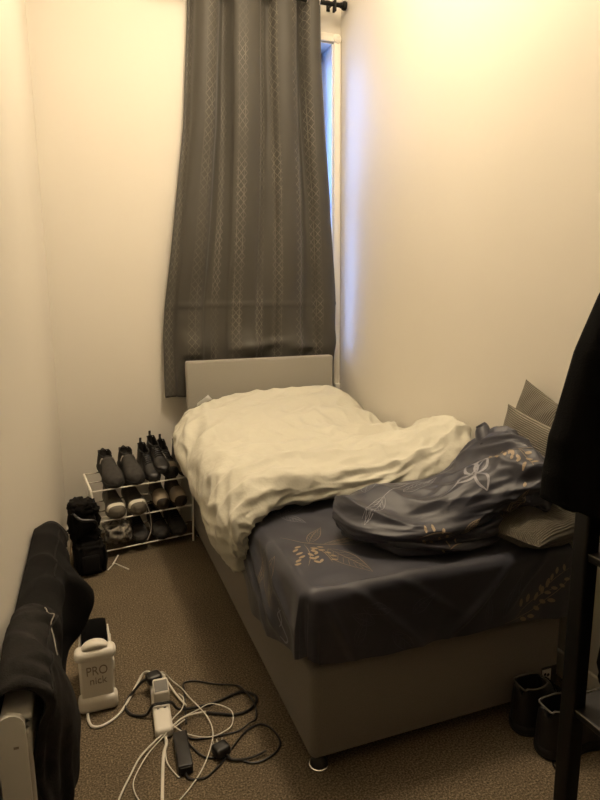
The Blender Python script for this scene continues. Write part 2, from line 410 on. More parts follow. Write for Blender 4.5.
# sewn safety label on the foot of the base
b = MB(); b.box((1.422, Y0 - .0015, .108), (.062, .002, .068)); ol = b.build('sewn_label', M['rubber_brown'], bed, smooth=False); ol['label'] = 'small brown sewn label with a cream patch'
b = MB(); b.box((1.410, Y0 - .0035, .112), (.036, .002, .045)); pl = b.build('label_patch', M['trim'], ol, smooth=False, origin=Vector(bed.location))
b = MB()
for (x, z, rr) in ((1.403, .118, .0055), (1.416, .114, .006)): b.lathe((x, Y0 - .0049, z), [(0, .0006), (rr, .0006), (rr, 0)], 10, M=Matrix.Rotation(PI / 2, 4, 'X'))
b.box((1.410, Y0 - .005, .099), (.022, .0008, .004))
b.build('label_print', M['black_plastic'], ol, smooth=False, origin=Vector(bed.location))
# mattress
b = MB(); b.box(((X0 + X1) / 2, (Y0 + Y1) / 2 + .004, (.343 + .578) / 2), (X1 - X0 - .024, Y1 - Y0 - .03, .235), bev=.045)
mt = b.build('mattress', M['mattress']); tag(mt, 'thick mattress on the divan base, covered by the navy sheet and the white duvet', 'mattress')

# --- the navy sheet, draped over the foot end of the mattress
TOPZ = .588; R = .035
def hem_side(y):   # how far the sheet hangs on the aisle side
    return table([(1.40, .232), (1.55, .252), (1.70, .29), (1.86, .305), (2.02, .265), (2.2, .22), (2.4, .20), (2.8, .18)], y)
def hem_foot(x): return table([(.5, .238), (.62, .25), (.75, .258), (1.0, .250), (1.2, .250), (1.35, .262), (1.48, .27)], x)
def sheet_pt(s, t):
    """s: metres left of the top's left edge when negative; t: metres past the foot edge when negative"""
    xe, ye = X0 + .014, Y0 + .010
    ix, iy = max(s, 0), max(t, 0)
    os_, ot = max(-s, 0), max(-t, 0)
    d = math.hypot(os_, ot)
    x, y = xe + ix, ye + iy
    top = TOPZ + .004 * nz(x * 5, y * 5, 0) + .0035 * nz(x * 14, y * 10, 4)
    if d < 1e-6:
        # pulled creases running over the top
        top += .004 * math.sin((x * .9 + y * .55) * 26 + 3 * nz(x * 3, y * 3, 9)) * (.4 + .6 * nz(x * 2, y * 2, 5))
        e = min(ix, iy)
        if e < R * 1.2: top -= .003 * (1 - e / (R * 1.2))
        return V(x, y, top)
    phi = math.atan2(os_, ot); ox, oy = -math.sin(phi), -math.cos(phi)
    arc = R * PI / 2
    if d < arc:
        a = d / R; out = R * math.sin(a); dn = R * (1 - math.cos(a))
    else: out = R; dn = R + (d - arc)
    hang = clamp((d - arc * .5) / .12)
    # folds fall down the sides; stronger round the corner
    cpar = (iy if os_ > 0 and ot == 0 else -ix if ot > 0 and os_ == 0 else -(phi - 0) * .0)
    if os_ > 0 and ot == 0: q = 3.1 + iy
    elif ot > 0 and os_ == 0: q = 3.1 - .30 - ix
    else: q = 3.1 - .30 + .30 * phi / (PI / 2)
    corner = math.exp(-((q - 2.95) / .28) ** 2)
    f = math.sin(q * 21 + 4 * nz(q * 2.2, d * 1.5, 1) + d * 7 * (1 if q > 2.95 else -1))
    f2 = nz(q * 11, d * 4, 7)
    amp = .004 + .006 * corner
    out2 = (f * amp + f2 * .009) * hang
    belly = .012 * hang if q > 3.1 else 0.0
    belly += .02 * hang * sm(.0, .25, d) * math.exp(-((q - 3.40) / .20) ** 2)
    # one long diagonal crease on the foot face
    if ot > 0 and os_ == 0:
        for (ax, az, bx, bz, h) in ((.10, .02, .34, .26, .014), (.66, .03, .40, .27, .012), (.22, .0, .50, .20, .006), (.80, .02, .62, .22, .007), (.02, .05, .12, .27, .010)):
            ux, uz = bx - ax, bz - az; ll = math.hypot(ux, uz); px, pz = ix - ax, d - az
            tt = clamp((px * ux + pz * uz) / ll ** 2); dd = abs(px * uz - pz * ux) / ll
            if 0 < tt < 1: out2 += h * math.exp(-(dd / .012) ** 2) * math.sin(PI * tt) ** .5
    if os_ > 0 and ot == 0:
        for (ay, az, by, bz, h) in ((.62, .03, .12, .24, .012), (.55, .10, .2, .28, .014), (.35, .02, .02, .18, .010), (.75, .02, .42, .22, .012)):
            uy, uz = by - ay, bz - az; ll = math.hypot(uy, uz); py, pz = iy - ay, d - az
            tt = clamp((py * uy + pz * uz) / ll ** 2); dd = abs(py * uz - pz * uy) / ll
            if 0 < tt < 1: out2 += h * math.exp(-(dd / .016) ** 2) * math.sin(PI * tt) ** .5
    o = out + .004 + max(-.004, out2 + belly)
    return V(x + ox * o, y + oy * o, top - dn * (1 - .0))
def sheet_grid():
    P = []; ns_o, ns_t = 44, 110; nt_o, nt_t = 44, 150
    W = X1 - X0 - .02; Lh = 1.30
    tv = [-(1 - k / nt_o) for k in range(nt_o)] + [Lh * (k / nt_t) ** 1.15 for k in range(nt_t + 1)]
    sv = [-(1 - k / ns_o) for k in range(ns_o)] + [W * k / ns_t for k in range(ns_t + 1)]
    for t in tv:
        row = []
        for s in sv:
            hs = hem_side(Y0 + max(t, 0)); hf = hem_foot(X0 + max(s, 0))
            if s < 0 and t < 0:
                rr = lerp(hs, hf, .5); ss, tt_ = s, t
                m = max(-s, -t); hyp = math.hypot(s, t)
                k = m / hyp * (rr - .004 - .018 * math.sin(2 * math.atan2(-s, -t)))
                row.append(sheet_pt(s * k, t * k)); continue
            row.append(sheet_pt(s * hs if s < 0 else s, t * hf if t < 0 else t))
        P.append(row)
    return P

def ribbon(mb, bvh, pts, w, frame, mi, lift=.0011, taper=True):
    """a printed line laid on the cloth: pts are 2D, frame = (origin, ax, ay, cast direction)"""
    O, ax, ay, dr = frame; vs = []; n = len(pts)
    for i, p in enumerate(pts):
        a = pts[max(i - 1, 0)]; c = pts[min(i + 1, n - 1)]
        tx, ty = c[0] - a[0], c[1] - a[1]; l = math.hypot(tx, ty) or 1
        ww = w * (1 if not taper else .35 + .65 * math.sin(PI * clamp(i / (n - 1), .02, .98)))
        row = []
        for sgn in (-1, 1):
            x = p[0] - ty / l * ww * sgn / 2; y = p[1] + tx / l * ww * sgn / 2
            hit = bvh.ray_cast(O + ax * x + ay * y - dr * 1.0, dr)
            row.append(None if hit[0] is None else hit[0] - dr * lift - (hit[1] * (1 if hit[1].dot(dr) > 0 else -1)) * lift * .6)
        vs.append(row)
    for r0, r1 in zip(vs, vs[1:]):
        if None in r0 or None in r1: continue
        if (r0[0] - r1[0]).length > .05: continue
        mb.add([r0[0], r0[1], r1[1], r1[0]], [(0, 1, 2, 3)], mi)
def xf(o, ang, s, p):
    c, si = math.cos(ang), math.sin(ang); return (o[0] + s * (p[0] * c - p[1] * si), o[1] + s * (p[0] * si + p[1] * c))
def leaf(mb, bvh, fr, o, ang, L, wd, mi, w=.0022, veins=6):
    for sg in (-1, 1):
        ribbon(mb, bvh, [xf(o, ang, L, (t, sg * wd * math.sin(PI * t ** .8) * (1 - .3 * t))) for t in [k / 16 for k in range(17)]], w, fr, mi)
    ribbon(mb, bvh, [xf(o, ang, L, (t, .04 * math.sin(3 * t))) for t in [k / 14 for k in range(15)]], w * .9, fr, mi)
    for k in range(veins):
        t0 = .12 + .7 * k / veins
        for sg in (-1, 1):
            e = (t0 + .17, sg * wd * .86 * math.sin(PI * (t0 + .17) ** .8) * (1 - .3 * t0))
            ribbon(mb, bvh, [xf(o, ang, L, (lerp(t0, e[0], q), lerp(0, e[1], q))) for q in (0, .33, .66, 1)], w * .55, fr, mi)
def berries(mb, bvh, fr, o, ang, s, mi, n=9, flip=1):
    ribbon(mb, bvh, [xf(o, ang, s, (t, .08 * math.sin(t * 3))) for t in [k / 10 for k in range(11)]], .002, fr, mi)
    for k in range(n):
        t = .15 + .85 * k / n; sg = flip * (1 if k % 2 else -1)
        c = (t, .15 * sg + .06 * math.sin(k * 2.3)); a2 = sg * .9 + .2 * math.sin(k)
        pts = [xf(c, a2, .16, (q - .5, 0)) for q in (0, .25, .5, .75, 1)]
        ribbon(mb, bvh, [xf(o, ang, s, p) for p in pts], s * .085, fr, mi)
def flower(mb, bvh, fr, o, ang, s, mi, w=.003):
    for k in range(4):
        a = ang + (0, .9, 2.6, 4.1)[k]
        for sg in (-1, 1):
            ribbon(mb, bvh, [xf(o, a, s, (t, sg * .28 * math.sin(PI * t))) for t in [q / 8 for q in range(9)]], w, fr, mi)
def stem(mb, bvh, fr, pts, mi, w=.0022):
    v = [Vector((p[0], p[1], 0)) for p in pts]
    ribbon(mb, bvh, [tuple(spline(v, k / 20))[:2] for k in range(21)], w, fr, mi)

sb = MB(); sb.grid(sheet_grid())
bvh = BVHTree.FromPolygons(sb.v, sb.f)
TOP = (V(0, 0, 1.0), V(1, 0, 0), V(0, 1, 0), V(0, 0, -1))
FOOT = (V(0, 1.2, 0), V(1, 0, 0), V(0, 0, 1), V(0, 1, 0))
SIDE = (V(.3, 0, 0), V(0, 1, 0), V(0, 0, 1), V(1, 0, 0))
TAN, WHT, SLT = 1, 2, 3
stem(sb, bvh, TOP, [(.585, 1.80), (.64, 1.74), (.70, 1.70), (.80, 1.66)], TAN, .003)
leaf(sb, bvh, TOP, (.70, 1.66), -1.25, .20, .20, TAN, .0024)
leaf(sb, bvh, TOP, (.66, 1.73), .9, .14, .16, TAN)
leaf(sb, bvh, TOP, (.70, 1.70), .05, .15, .10, TAN)
berries(sb, bvh, TOP, (.64, 1.72), -1.85, .15, TAN, 11)
berries(sb, bvh, TOP, (.66, 1.70), -1.45, .13, TAN, 9, -1)
leaf(sb, bvh, TOP, (.65, 2.02), 2.6, .13, .2, WHT); leaf(sb, bvh, TOP, (.66, 2.0), .5, .13, .18, WHT); leaf(sb, bvh, TOP, (.65, 2.0), -1.0, .12, .2, WHT); leaf(sb, bvh, TOP, (.64, 1.99), 1.5, .08, .2, WHT)
leaf(sb, bvh, SIDE, (1.70, .575), -1.9, .15, .18, TAN); leaf(sb, bvh, SIDE, (1.79, .56), -1.75, .13, .18, TAN); stem(sb, bvh, SIDE, [(1.86, .57), (1.78, .50), (1.66, .44)], TAN)
stem(sb, bvh, SIDE, [(1.585, .455), (1.60, .43), (1.55, .40), (1.53, .385), (1.545, .37), (1.575, .375)], WHT, .007)
stem(sb, bvh, SIDE, [(1.60, .455), (1.575, .425), (1.585, .40)], WHT, .006)
for (x, z, a, l) in ((.70, .52, -.3, .10), (.74, .46, 2.6, .09), (.80, .42, -.8, .11), (.68, .40, 1.2, .09), (.86, .47, .6, .09)):
    leaf(sb, bvh, FOOT, (x, z), a, l, .22, SLT, .0018, 4)
leaf(sb, bvh, FOOT, (1.135, .375), 1.57, .10, .16, SLT); leaf(sb, bvh, FOOT, (1.19, .385), 1.1, .16, .12, SLT)
stem(sb, bvh, FOOT, [(1.20, .365), (1.30, .385), (1.40, .44), (1.46, .49)], TAN)
berries(sb, bvh, FOOT, (1.24, .375), .45, .17, TAN, 10); berries(sb, bvh, FOOT, (1.33, .43), .6, .14, TAN, 9, -1)
sh = sb.build('bed_sheet', [M['navy'], M['navy_print_tan'], M['navy_print_white'], M['navy_print_grey']], auto=80)
tag(sh, 'navy floral bed sheet draped over the foot end of the mattress', 'bed sheet')

# --- white duvet heaped over the head end
DROWS = [  # each row: points from the curled-in hem on the aisle side to the right wall
 [(.555, 3.385, .56), (.50, 3.385, .60), (.505, 3.385, .68), (.60, 3.385, .745), (.74, 3.385, .775), (.95, 3.385, .80), (1.20, 3.385, .815), (1.40, 3.385, .80), (1.49, 3.38, .74), (1.52, 3.38, .66)],
 [(.550, 3.28, .50), (.455, 3.26, .58), (.465, 3.26, .68), (.58, 3.30, .765), (.75, 3.30, .80), (.96, 3.32, .825), (1.20, 3.31, .835), (1.40, 3.30, .815), (1.52, 3.28, .74), (1.55, 3.26, .65)],
 [(.547, 3.03, .46), (.450, 3.02, .53), (.440, 3.03, .655), (.53, 3.08, .75), (.72, 3.08, .775), (.96, 3.10, .79), (1.18, 3.08, .79), (1.38, 3.08, .765), (1.53, 3.08, .70), (1.56, 3.06, .64)],
 [(.545, 2.72, .44), (.465, 2.72, .50), (.445, 2.74, .61), (.52, 2.78, .715), (.70, 2.80, .735), (.95, 2.82, .735), (1.17, 2.80, .735), (1.38, 2.80, .715), (1.53, 2.83, .685), (1.56, 2.82, .64)],
 [(.543, 2.45, .42), (.465, 2.46, .46), (.440, 2.48, .58), (.50, 2.52, .70), (.68, 2.54, .725), (.93, 2.56, .71), (1.15, 2.56, .715), (1.38, 2.56, .72), (1.53, 2.60, .725), (1.565, 2.60, .64)],
 [(.540, 2.20, .39), (.455, 2.22, .42), (.425, 2.24, .54), (.475, 2.28, .69), (.66, 2.32, .75), (.91, 2.36, .740), (1.15, 2.38, .740), (1.37, 2.38, .775), (1.53, 2.38, .81), (1.568, 2.38, .66)],
 [(.535, 2.04, .38), (.455, 2.06, .41), (.425, 2.08, .54), (.470, 2.11, .68), (.65, 2.15, .75), (.89, 2.19, .74), (1.14, 2.20, .74), (1.36, 2.20, .785), (1.53, 2.19, .83), (1.568, 2.19, .68)],
 [(.530, 1.97, .42), (.465, 1.96, .45), (.445, 1.95, .54), (.490, 1.98, .66), (.65, 2.03, .715), (.88, 2.06, .705), (1.13, 2.06, .71), (1.35, 2.07, .755), (1.51, 2.08, .795), (1.56, 2.10, .68)],
 [(.533, 1.955, .46), (.490, 1.94, .49), (.475, 1.92, .56), (.510, 1.935, .63), (.65, 1.995, .65), (.88, 2.02, .645), (1.13, 2.02, .65), (1.34, 2.03, .68), (1.50, 2.04, .70), (1.55, 2.07, .65)],
 [(.536, 1.985, .48), (.515, 1.965, .52), (.518, 1.955, .57), (.545, 1.97, .598), (.65, 2.045, .603), (.88, 2.06, .602), (1.13, 2.06, .602), (1.34, 2.075, .602), (1.49, 2.09, .605), (1.53, 2.11, .605)],
]
def patch(rows, nu, nv):
    rows = [[Vector(p) for p in r] for r in rows]
    out = []
    for j in range(nv + 1):
        ctrl = [spline([r[i] for r in rows], j / nv) for i in range(len(rows[0]))]
        out.append([spline(ctrl, i / nu) for i in range(nu + 1)])
    return out
def normals(P):
    nj, ni = len(P), len(P[0]); out = []
    for j in range(nj):
        r = []
        for i in range(ni):
            du = P[j][min(i + 1, ni - 1)] - P[j][max(i - 1, 0)]; dv = P[min(j + 1, nj - 1)][i] - P[max(j - 1, 0)][i]
            n = du.cross(dv)
            if n.length < 1e-12: n = V(0, 0, 1)
            r.append(n.normalized())
        out.append(r)
    return out
def ridge(x, y, z=0): return 1 - 2 * abs(nz(x, y, z))
NU, NV = 200, 220
P = patch(DROWS, NU, NV); Nn = normals(P)
sgn = 1 if Nn[NV // 2][NU // 2].z > 0 else -1
for j in range(NV + 1):
    for i in range(NU + 1):
        p = P[j][i]; n = Nn[j][i] * sgn; u, v = i / NU, j / NV
        e = sm(0, .06, u) * sm(0, .05, 1 - u) * sm(0, .05, v) * sm(0, .05, 1 - v)
        x, y, z = p
        s = u * 1.25; t = v * 1.6
        wx = .25 * nz(s * 2.3, t * 2.3, 5); wy = .25 * nz(s * 2.3, t * 2.3, 9)
        # soft quilt puffs, long drag creases across and short puckers near the roll
        d = .022 * nz(s * 3.2 + wx, t * 3.0, 1)
        d += .024 * (ridge(s * 2.4 + wx, t * 6.5 + wy + s * 1.2, 2) - .45)
        d += .015 * (ridge(s * 8.5 + wx * 3, t * 5.0 + wy, 6) - .45)
        d += .009 * (ridge(s * 15 + t * 5, t * 11 - s * 3, 8) - .4)
        fr = sm(.62, .92, v)
        d += fr * .011 * (ridge(s * 13 + wx * 2, t * 3.2, 12) - .45)
        sd = sm(.42, .1, u)
        d += sd * .008 * (ridge(t * 9 + s, s * 4, 14) - .45)
        P[j][i] = p + n * d * e
        if P[j][i].x > 1.572: P[j][i].x = 1.572
        if P[j][i].y > 3.396: P[j][i].y = 3.396
dv = empty('duvet', (1.0, 2.6, .6)); tag(dv, 'puffy white duvet without a cover, heaped over the head end of the bed', 'duvet')
b = MB(); b.grid(P); o = b.build('filling', M['duvet'], dv, auto=180)
b = MB(); b.add([(.60, 3.372, .765), (.69, 3.372, .800), (.665, 3.36, .828), (.645, 3.352, .815), (.60, 3.352, .785)], [(0, 1, 2, 3, 4)])
b.add([(.60, 3.370, .764), (.69, 3.370, .799), (.665, 3.358, .827), (.645, 3.350, .814), (.60, 3.350, .784)], [(4, 3, 2, 1, 0)])
oo = b.build('care_label', M['label_white'], dv, smooth=False); oo['label'] = 'small white care label sticking up'

# --- crumpled navy duvet cover
def crumple(rows, nu, nv, amp, seed, zmin=.592, edge=.05, clampx=None):
    P = patch(rows, nu, nv); Nn = normals(P); sg = 1 if Nn[nv // 2][nu // 2].z > 0 else -1
    for j in range(nv + 1):
        for i in range(nu + 1):
            u, v = i / nu, j / nv; p = P[j][i]
            e = .35 + .65 * sm(0, edge, v) * sm(0, edge, 1 - v)
            s, t = u * 1.1, v * .9
            wx = .35 * nz(s * 3, t * 3, seed); wy = .35 * nz(s * 3, t * 3, seed + 4)
            d = .9 * (ridge(s * 2.0 + wx, t * 4.2 + wy + s * 2.6, seed + 1) - .45) + .8 * nz(s * 3.0, t * 3.5, seed + 6)
            k2 = .35 + .9 * sm(.25, .75, u)
            d += k2 * (.7 * (ridge(s * 3.4 + wx * 1.5, t * 8.5 + s * 3.5 + wy, seed + 2) - .45) + .30 * (ridge(s * 9 + wx * 2, t * 13 + wy * 2, seed + 3) - .4))
            q = p + Nn[j][i] * sg * d * amp * e
            q.z = max(q.z, zmin + .001)
            if clampx and q.x > clampx: q.x = clampx
            P[j][i] = q
    return P
cv = MB()
# lower fold lying on the sheet
LOW = [
 [(0.840, 1.62, .60), (0.860, 1.56, .60), (0.900, 1.51, .60), (1.000, 1.475, .60), (1.130, 1.475, .60), (1.240, 1.50, .60), (1.310, 1.55, .60), (1.350, 1.62, .60)],
 [(0.830, 1.64, .615), (0.850, 1.56, .625), (0.890, 1.50, .628), (1.000, 1.465, .635), (1.130, 1.462, .64), (1.245, 1.49, .65), (1.315, 1.54, .66), (1.360, 1.62, .66)],
 [(0.850, 1.68, .640), (0.880, 1.60, .655), (0.920, 1.55, .665), (1.010, 1.51, .675), (1.140, 1.505, .685), (1.245, 1.54, .71), (1.315, 1.58, .72), (1.365, 1.65, .72)],
 [(0.900, 1.76, .65), (0.930, 1.70, .665), (0.980, 1.66, .68), (1.060, 1.62, .69), (1.170, 1.61, .70), (1.255, 1.64, .73), (1.320, 1.68, .74), (1.365, 1.74, .74)],
 [(0.950, 1.84, .60), (1.000, 1.82, .61), (1.050, 1.80, .62), (1.110, 1.77, .62), (1.200, 1.76, .63), (1.265, 1.78, .64), (1.320, 1.80, .65), (1.365, 1.84, .65)],
]
cv.grid(crumple(LOW, 110, 70, .014, 21, clampx=1.555))
# upper puffed fold, blunt at the left and climbing on to the cushions at the right
UP = [
 [(.78, 1.72, .605), (.79, 1.64, .612), (.84, 1.575, .625), (.94, 1.52, .64), (1.06, 1.50, .655), (1.17, 1.495, .68), (1.26, 1.485, .71), (1.32, 1.45, .72), (1.365, 1.435, .70)],
 [(.755, 1.73, .645), (.765, 1.635, .650), (.82, 1.560, .655), (.92, 1.505, .665), (1.05, 1.48, .685), (1.16, 1.475, .715), (1.25, 1.455, .76), (1.325, 1.415, .79), (1.375, 1.415, .775)],
 [(.765, 1.755, .685), (.785, 1.67, .705), (.84, 1.615, .71), (.94, 1.565, .715), (1.06, 1.54, .735), (1.17, 1.54, .775), (1.265, 1.53, .825), (1.335, 1.475, .865), (1.385, 1.475, .85)],
 [(.80, 1.80, .70), (.83, 1.75, .735), (.89, 1.71, .745), (.98, 1.68, .745), (1.09, 1.665, .755), (1.19, 1.665, .79), (1.28, 1.655, .845), (1.345, 1.60, .895), (1.39, 1.575, .89)],
 [(.85, 1.84, .68), (.88, 1.815, .705), (.94, 1.80, .72), (1.03, 1.785, .725), (1.13, 1.775, .735), (1.22, 1.785, .77), (1.30, 1.785, .82), (1.355, 1.72, .885), (1.395, 1.68, .90)],
 [(.89, 1.87, .60), (.92, 1.865, .60), (.97, 1.87, .60), (1.06, 1.87, .60), (1.15, 1.87, .60), (1.25, 1.89, .61), (1.33, 1.88, .62), (1.38, 1.83, .64), (1.41, 1.79, .66)],
]
cv.grid(crumple(UP, 170, 120, .019, 33, clampx=1.41))
# end of the cover turned over the cushion, with a pinched knot at the top
WRAP = [
 [(1.34, 1.60, .64), (1.38, 1.56, .70), (1.42, 1.53, .76), (1.46, 1.53, .81), (1.50, 1.56, .83)],
 [(1.29, 1.56, .62), (1.32, 1.50, .69), (1.37, 1.46, .76), (1.43, 1.46, .82), (1.49, 1.50, .85)],
 [(1.30, 1.47, .62), (1.33, 1.43, .68), (1.38, 1.41, .75), (1.44, 1.42, .80), (1.51, 1.44, .82)],
 [(1.36, 1.42, .61), (1.39, 1.40, .66), (1.43, 1.385, .72), (1.48, 1.39, .76), (1.54, 1.40, .77)],
 [(1.46, 1.46, .61), (1.47, 1.44, .65), (1.50, 1.44, .70), (1.53, 1.44, .72), (1.55, 1.45, .73)],
]
cv.tube([(1.33, 1.70, .86), (1.335, 1.73, .895), (1.34, 1.745, .915), (1.335, 1.752, .928)], lambda t: .036 * (1 - .5 * t), 12)
bvh2 = BVHTree.FromPolygons(cv.v, cv.f)
leaf(cv, bvh2, TOP, (.86, 1.72), .9, .13, .2, WHT, .003); leaf(cv, bvh2, TOP, (.90, 1.74), -.1, .15, .16, WHT, .003)
leaf(cv, bvh2, TOP, (.90, 1.66), -2.6, .12, .2, WHT, .003); leaf(cv, bvh2, TOP, (.97, 1.66), .2, .15, .16, WHT, .003); stem(cv, bvh2, TOP, [(.80, 1.62), (.92, 1.67), (1.05, 1.72), (1.2, 1.76)], WHT, .0035)
leaf(cv, bvh2, TOP, (1.16, 1.76), .3, .14, .18, WHT, .003)
flower(cv, bvh2, TOP, (1.19, 1.57), .5, .07, WHT, .009); stem(cv, bvh2, TOP, [(1.05, 1.56), (1.15, 1.58), (1.27, 1.60)], WHT, .006)
berries(cv, bvh2, TOP, (1.27, 1.62), -1.1, .14, TAN, 10); berries(cv, bvh2, TOP, (1.32, 1.56), -1.7, .13, TAN, 9)
FR = (V(0, 1.2, 0), V(1, 0, 0), V(0, 0, 1), V(0, 1, 0))
berries(cv, bvh2, FR, (.93, .66), .1, .10, TAN, 7); berries(cv, bvh2, FR, (1.0, .615), .2, .07, TAN, 4); leaf(cv, bvh2, FR, (1.24, .68), 1.2, .12, .15, TAN); leaf(cv, bvh2, FR, (1.07, .66), .5, .08, .15, TAN)
o = cv.build('duvet_cover', [M['navy'], M['navy_print_tan'], M['navy_print_white'], M['navy_print_grey']], auto=180)
tag(o, 'crumpled navy floral duvet cover bunched up on the foot end of the bed', 'duvet cover')

# --- cushions
def cushion(name, size, thick, m, Mx, seed=0, uvs=1.0, swap=False):
    b = MB(); n = 44
    for side in (1, -1):
        P = []; U = []
        for j in range(n + 1):
            row = []; ur = []
            for i in range(n + 1):
                a, c = i / n * 2 - 1, j / n * 2 - 1
                h = ((1 - abs(a) ** 2.6) * (1 - abs(c) ** 2.6)) ** .55
                pin = 1 - .055 * (1 - abs(a) ** 2) * abs(c) ** 4; pin2 = 1 - .055 * (1 - abs(c) ** 2) * abs(a) ** 4
                x = a * size[0] / 2 * pin2; z = c * size[1] / 2 * pin
                w = .012 * nz(a * 2, c * 2, seed) + .006 * (ridge(a * 3 + c * 2, c * 2.5, seed + 2) - .4)
                y = side * (thick / 2 * h) + w * h + .010 * nz(a * 1.2, c * 1.2, seed + 5)
                row.append(Mx @ V(x, y, z)); ur.append((j / n * uvs, i / n * uvs) if swap else (i / n * uvs, j / n * uvs))
            P.append(row); U.append(ur)
        b.grid(P, uv=U)
    return b.build(name, m, auto=180)
def frame(loc, rx=0, ry=0, rz=0):
    return Matrix.Translation(loc) @ Matrix.Rotation(rz, 4, 'Z') @ Matrix.Rotation(ry, 4, 'Y') @ Matrix.Rotation(rx, 4, 'X')
cu = cushion('cushion', (.40, .40), .10, M['cord_a'], frame((1.525, 1.645, .826), math.radians(6), math.radians(-19), PI / 2), 3, 4.2)
tag(cu, 'grey corduroy cushion leaning on the right wall, the taller one standing behind', 'cushion', 'corduroy cushions against the right wall')
cu = cushion('cushion', (.40, .36), .10, M['cord_a'], frame((1.447, 1.60, .784), math.radians(8), math.radians(-9), PI / 2), 8, 4.2, True)
tag(cu, 'grey corduroy cushion standing in front of the taller one, beside the crumpled navy cover', 'cushion', 'corduroy cushions against the right wall')
pw = cushion('pillow', (.50, .27), .12, M['cord_b'], frame((1.345 + .10, 1.495, .645), math.radians(86), 0, math.radians(12)), 12, 4.2, True)
tag(pw, 'olive grey ribbed pillow lying flat on the foot end corner of the bed', 'pillow')

# ------------------------------------------------------------------ shoe rack
RO = V(.03, 3.175, 0); ra = math.radians(9.0); RW = .505; RDp = .21
rk = empty('shoe_rack', RO); tag(rk, 'chrome wire shoe rack with three tiers of shoes between the left wall and the bed', 'shoe rack')
ca, sa = math.cos(ra), math.sin(ra)
def RP(x, y, z): return V(RO.x + x * ca - y * sa, RO.y + x * sa + y * ca, z)
TIER = (.045, .215, .385)
def lean(z): return -.035 * z / .39
for side, xx in (('l', 0), ('r', RW)):
    sgx = 1 if side == 'l' else -.3
    b = MB()
    b.tube([RP(xx, 0, 0), RP(xx + sgx * lean(.2), 0, .2), RP(xx + sgx * lean(.385), 0, .375), RP(xx + sgx * lean(.4), .012, .392), RP(xx + sgx * lean(.4), RDp - .012, .428), RP(xx + sgx * lean(.385), RDp, .415), RP(xx, RDp, 0)], .0055, 8, smooth=False)
    b.build('side_frame', M['white_wire'], rk)
for z in TIER:
    for (yy, dz, mm) in ((0, 0, 'chrome'), (.10, .020, 'chrome'), (RDp, .040, 'chrome')):
        b = MB(); b.tube([RP(lean(z), yy, z + dz), RP(RW - .3 * lean(z), yy, z + dz)], .004, 8, smooth=False)
        b.build('shelf_rail', M['chrome'] if yy else M['white_wire'], rk)

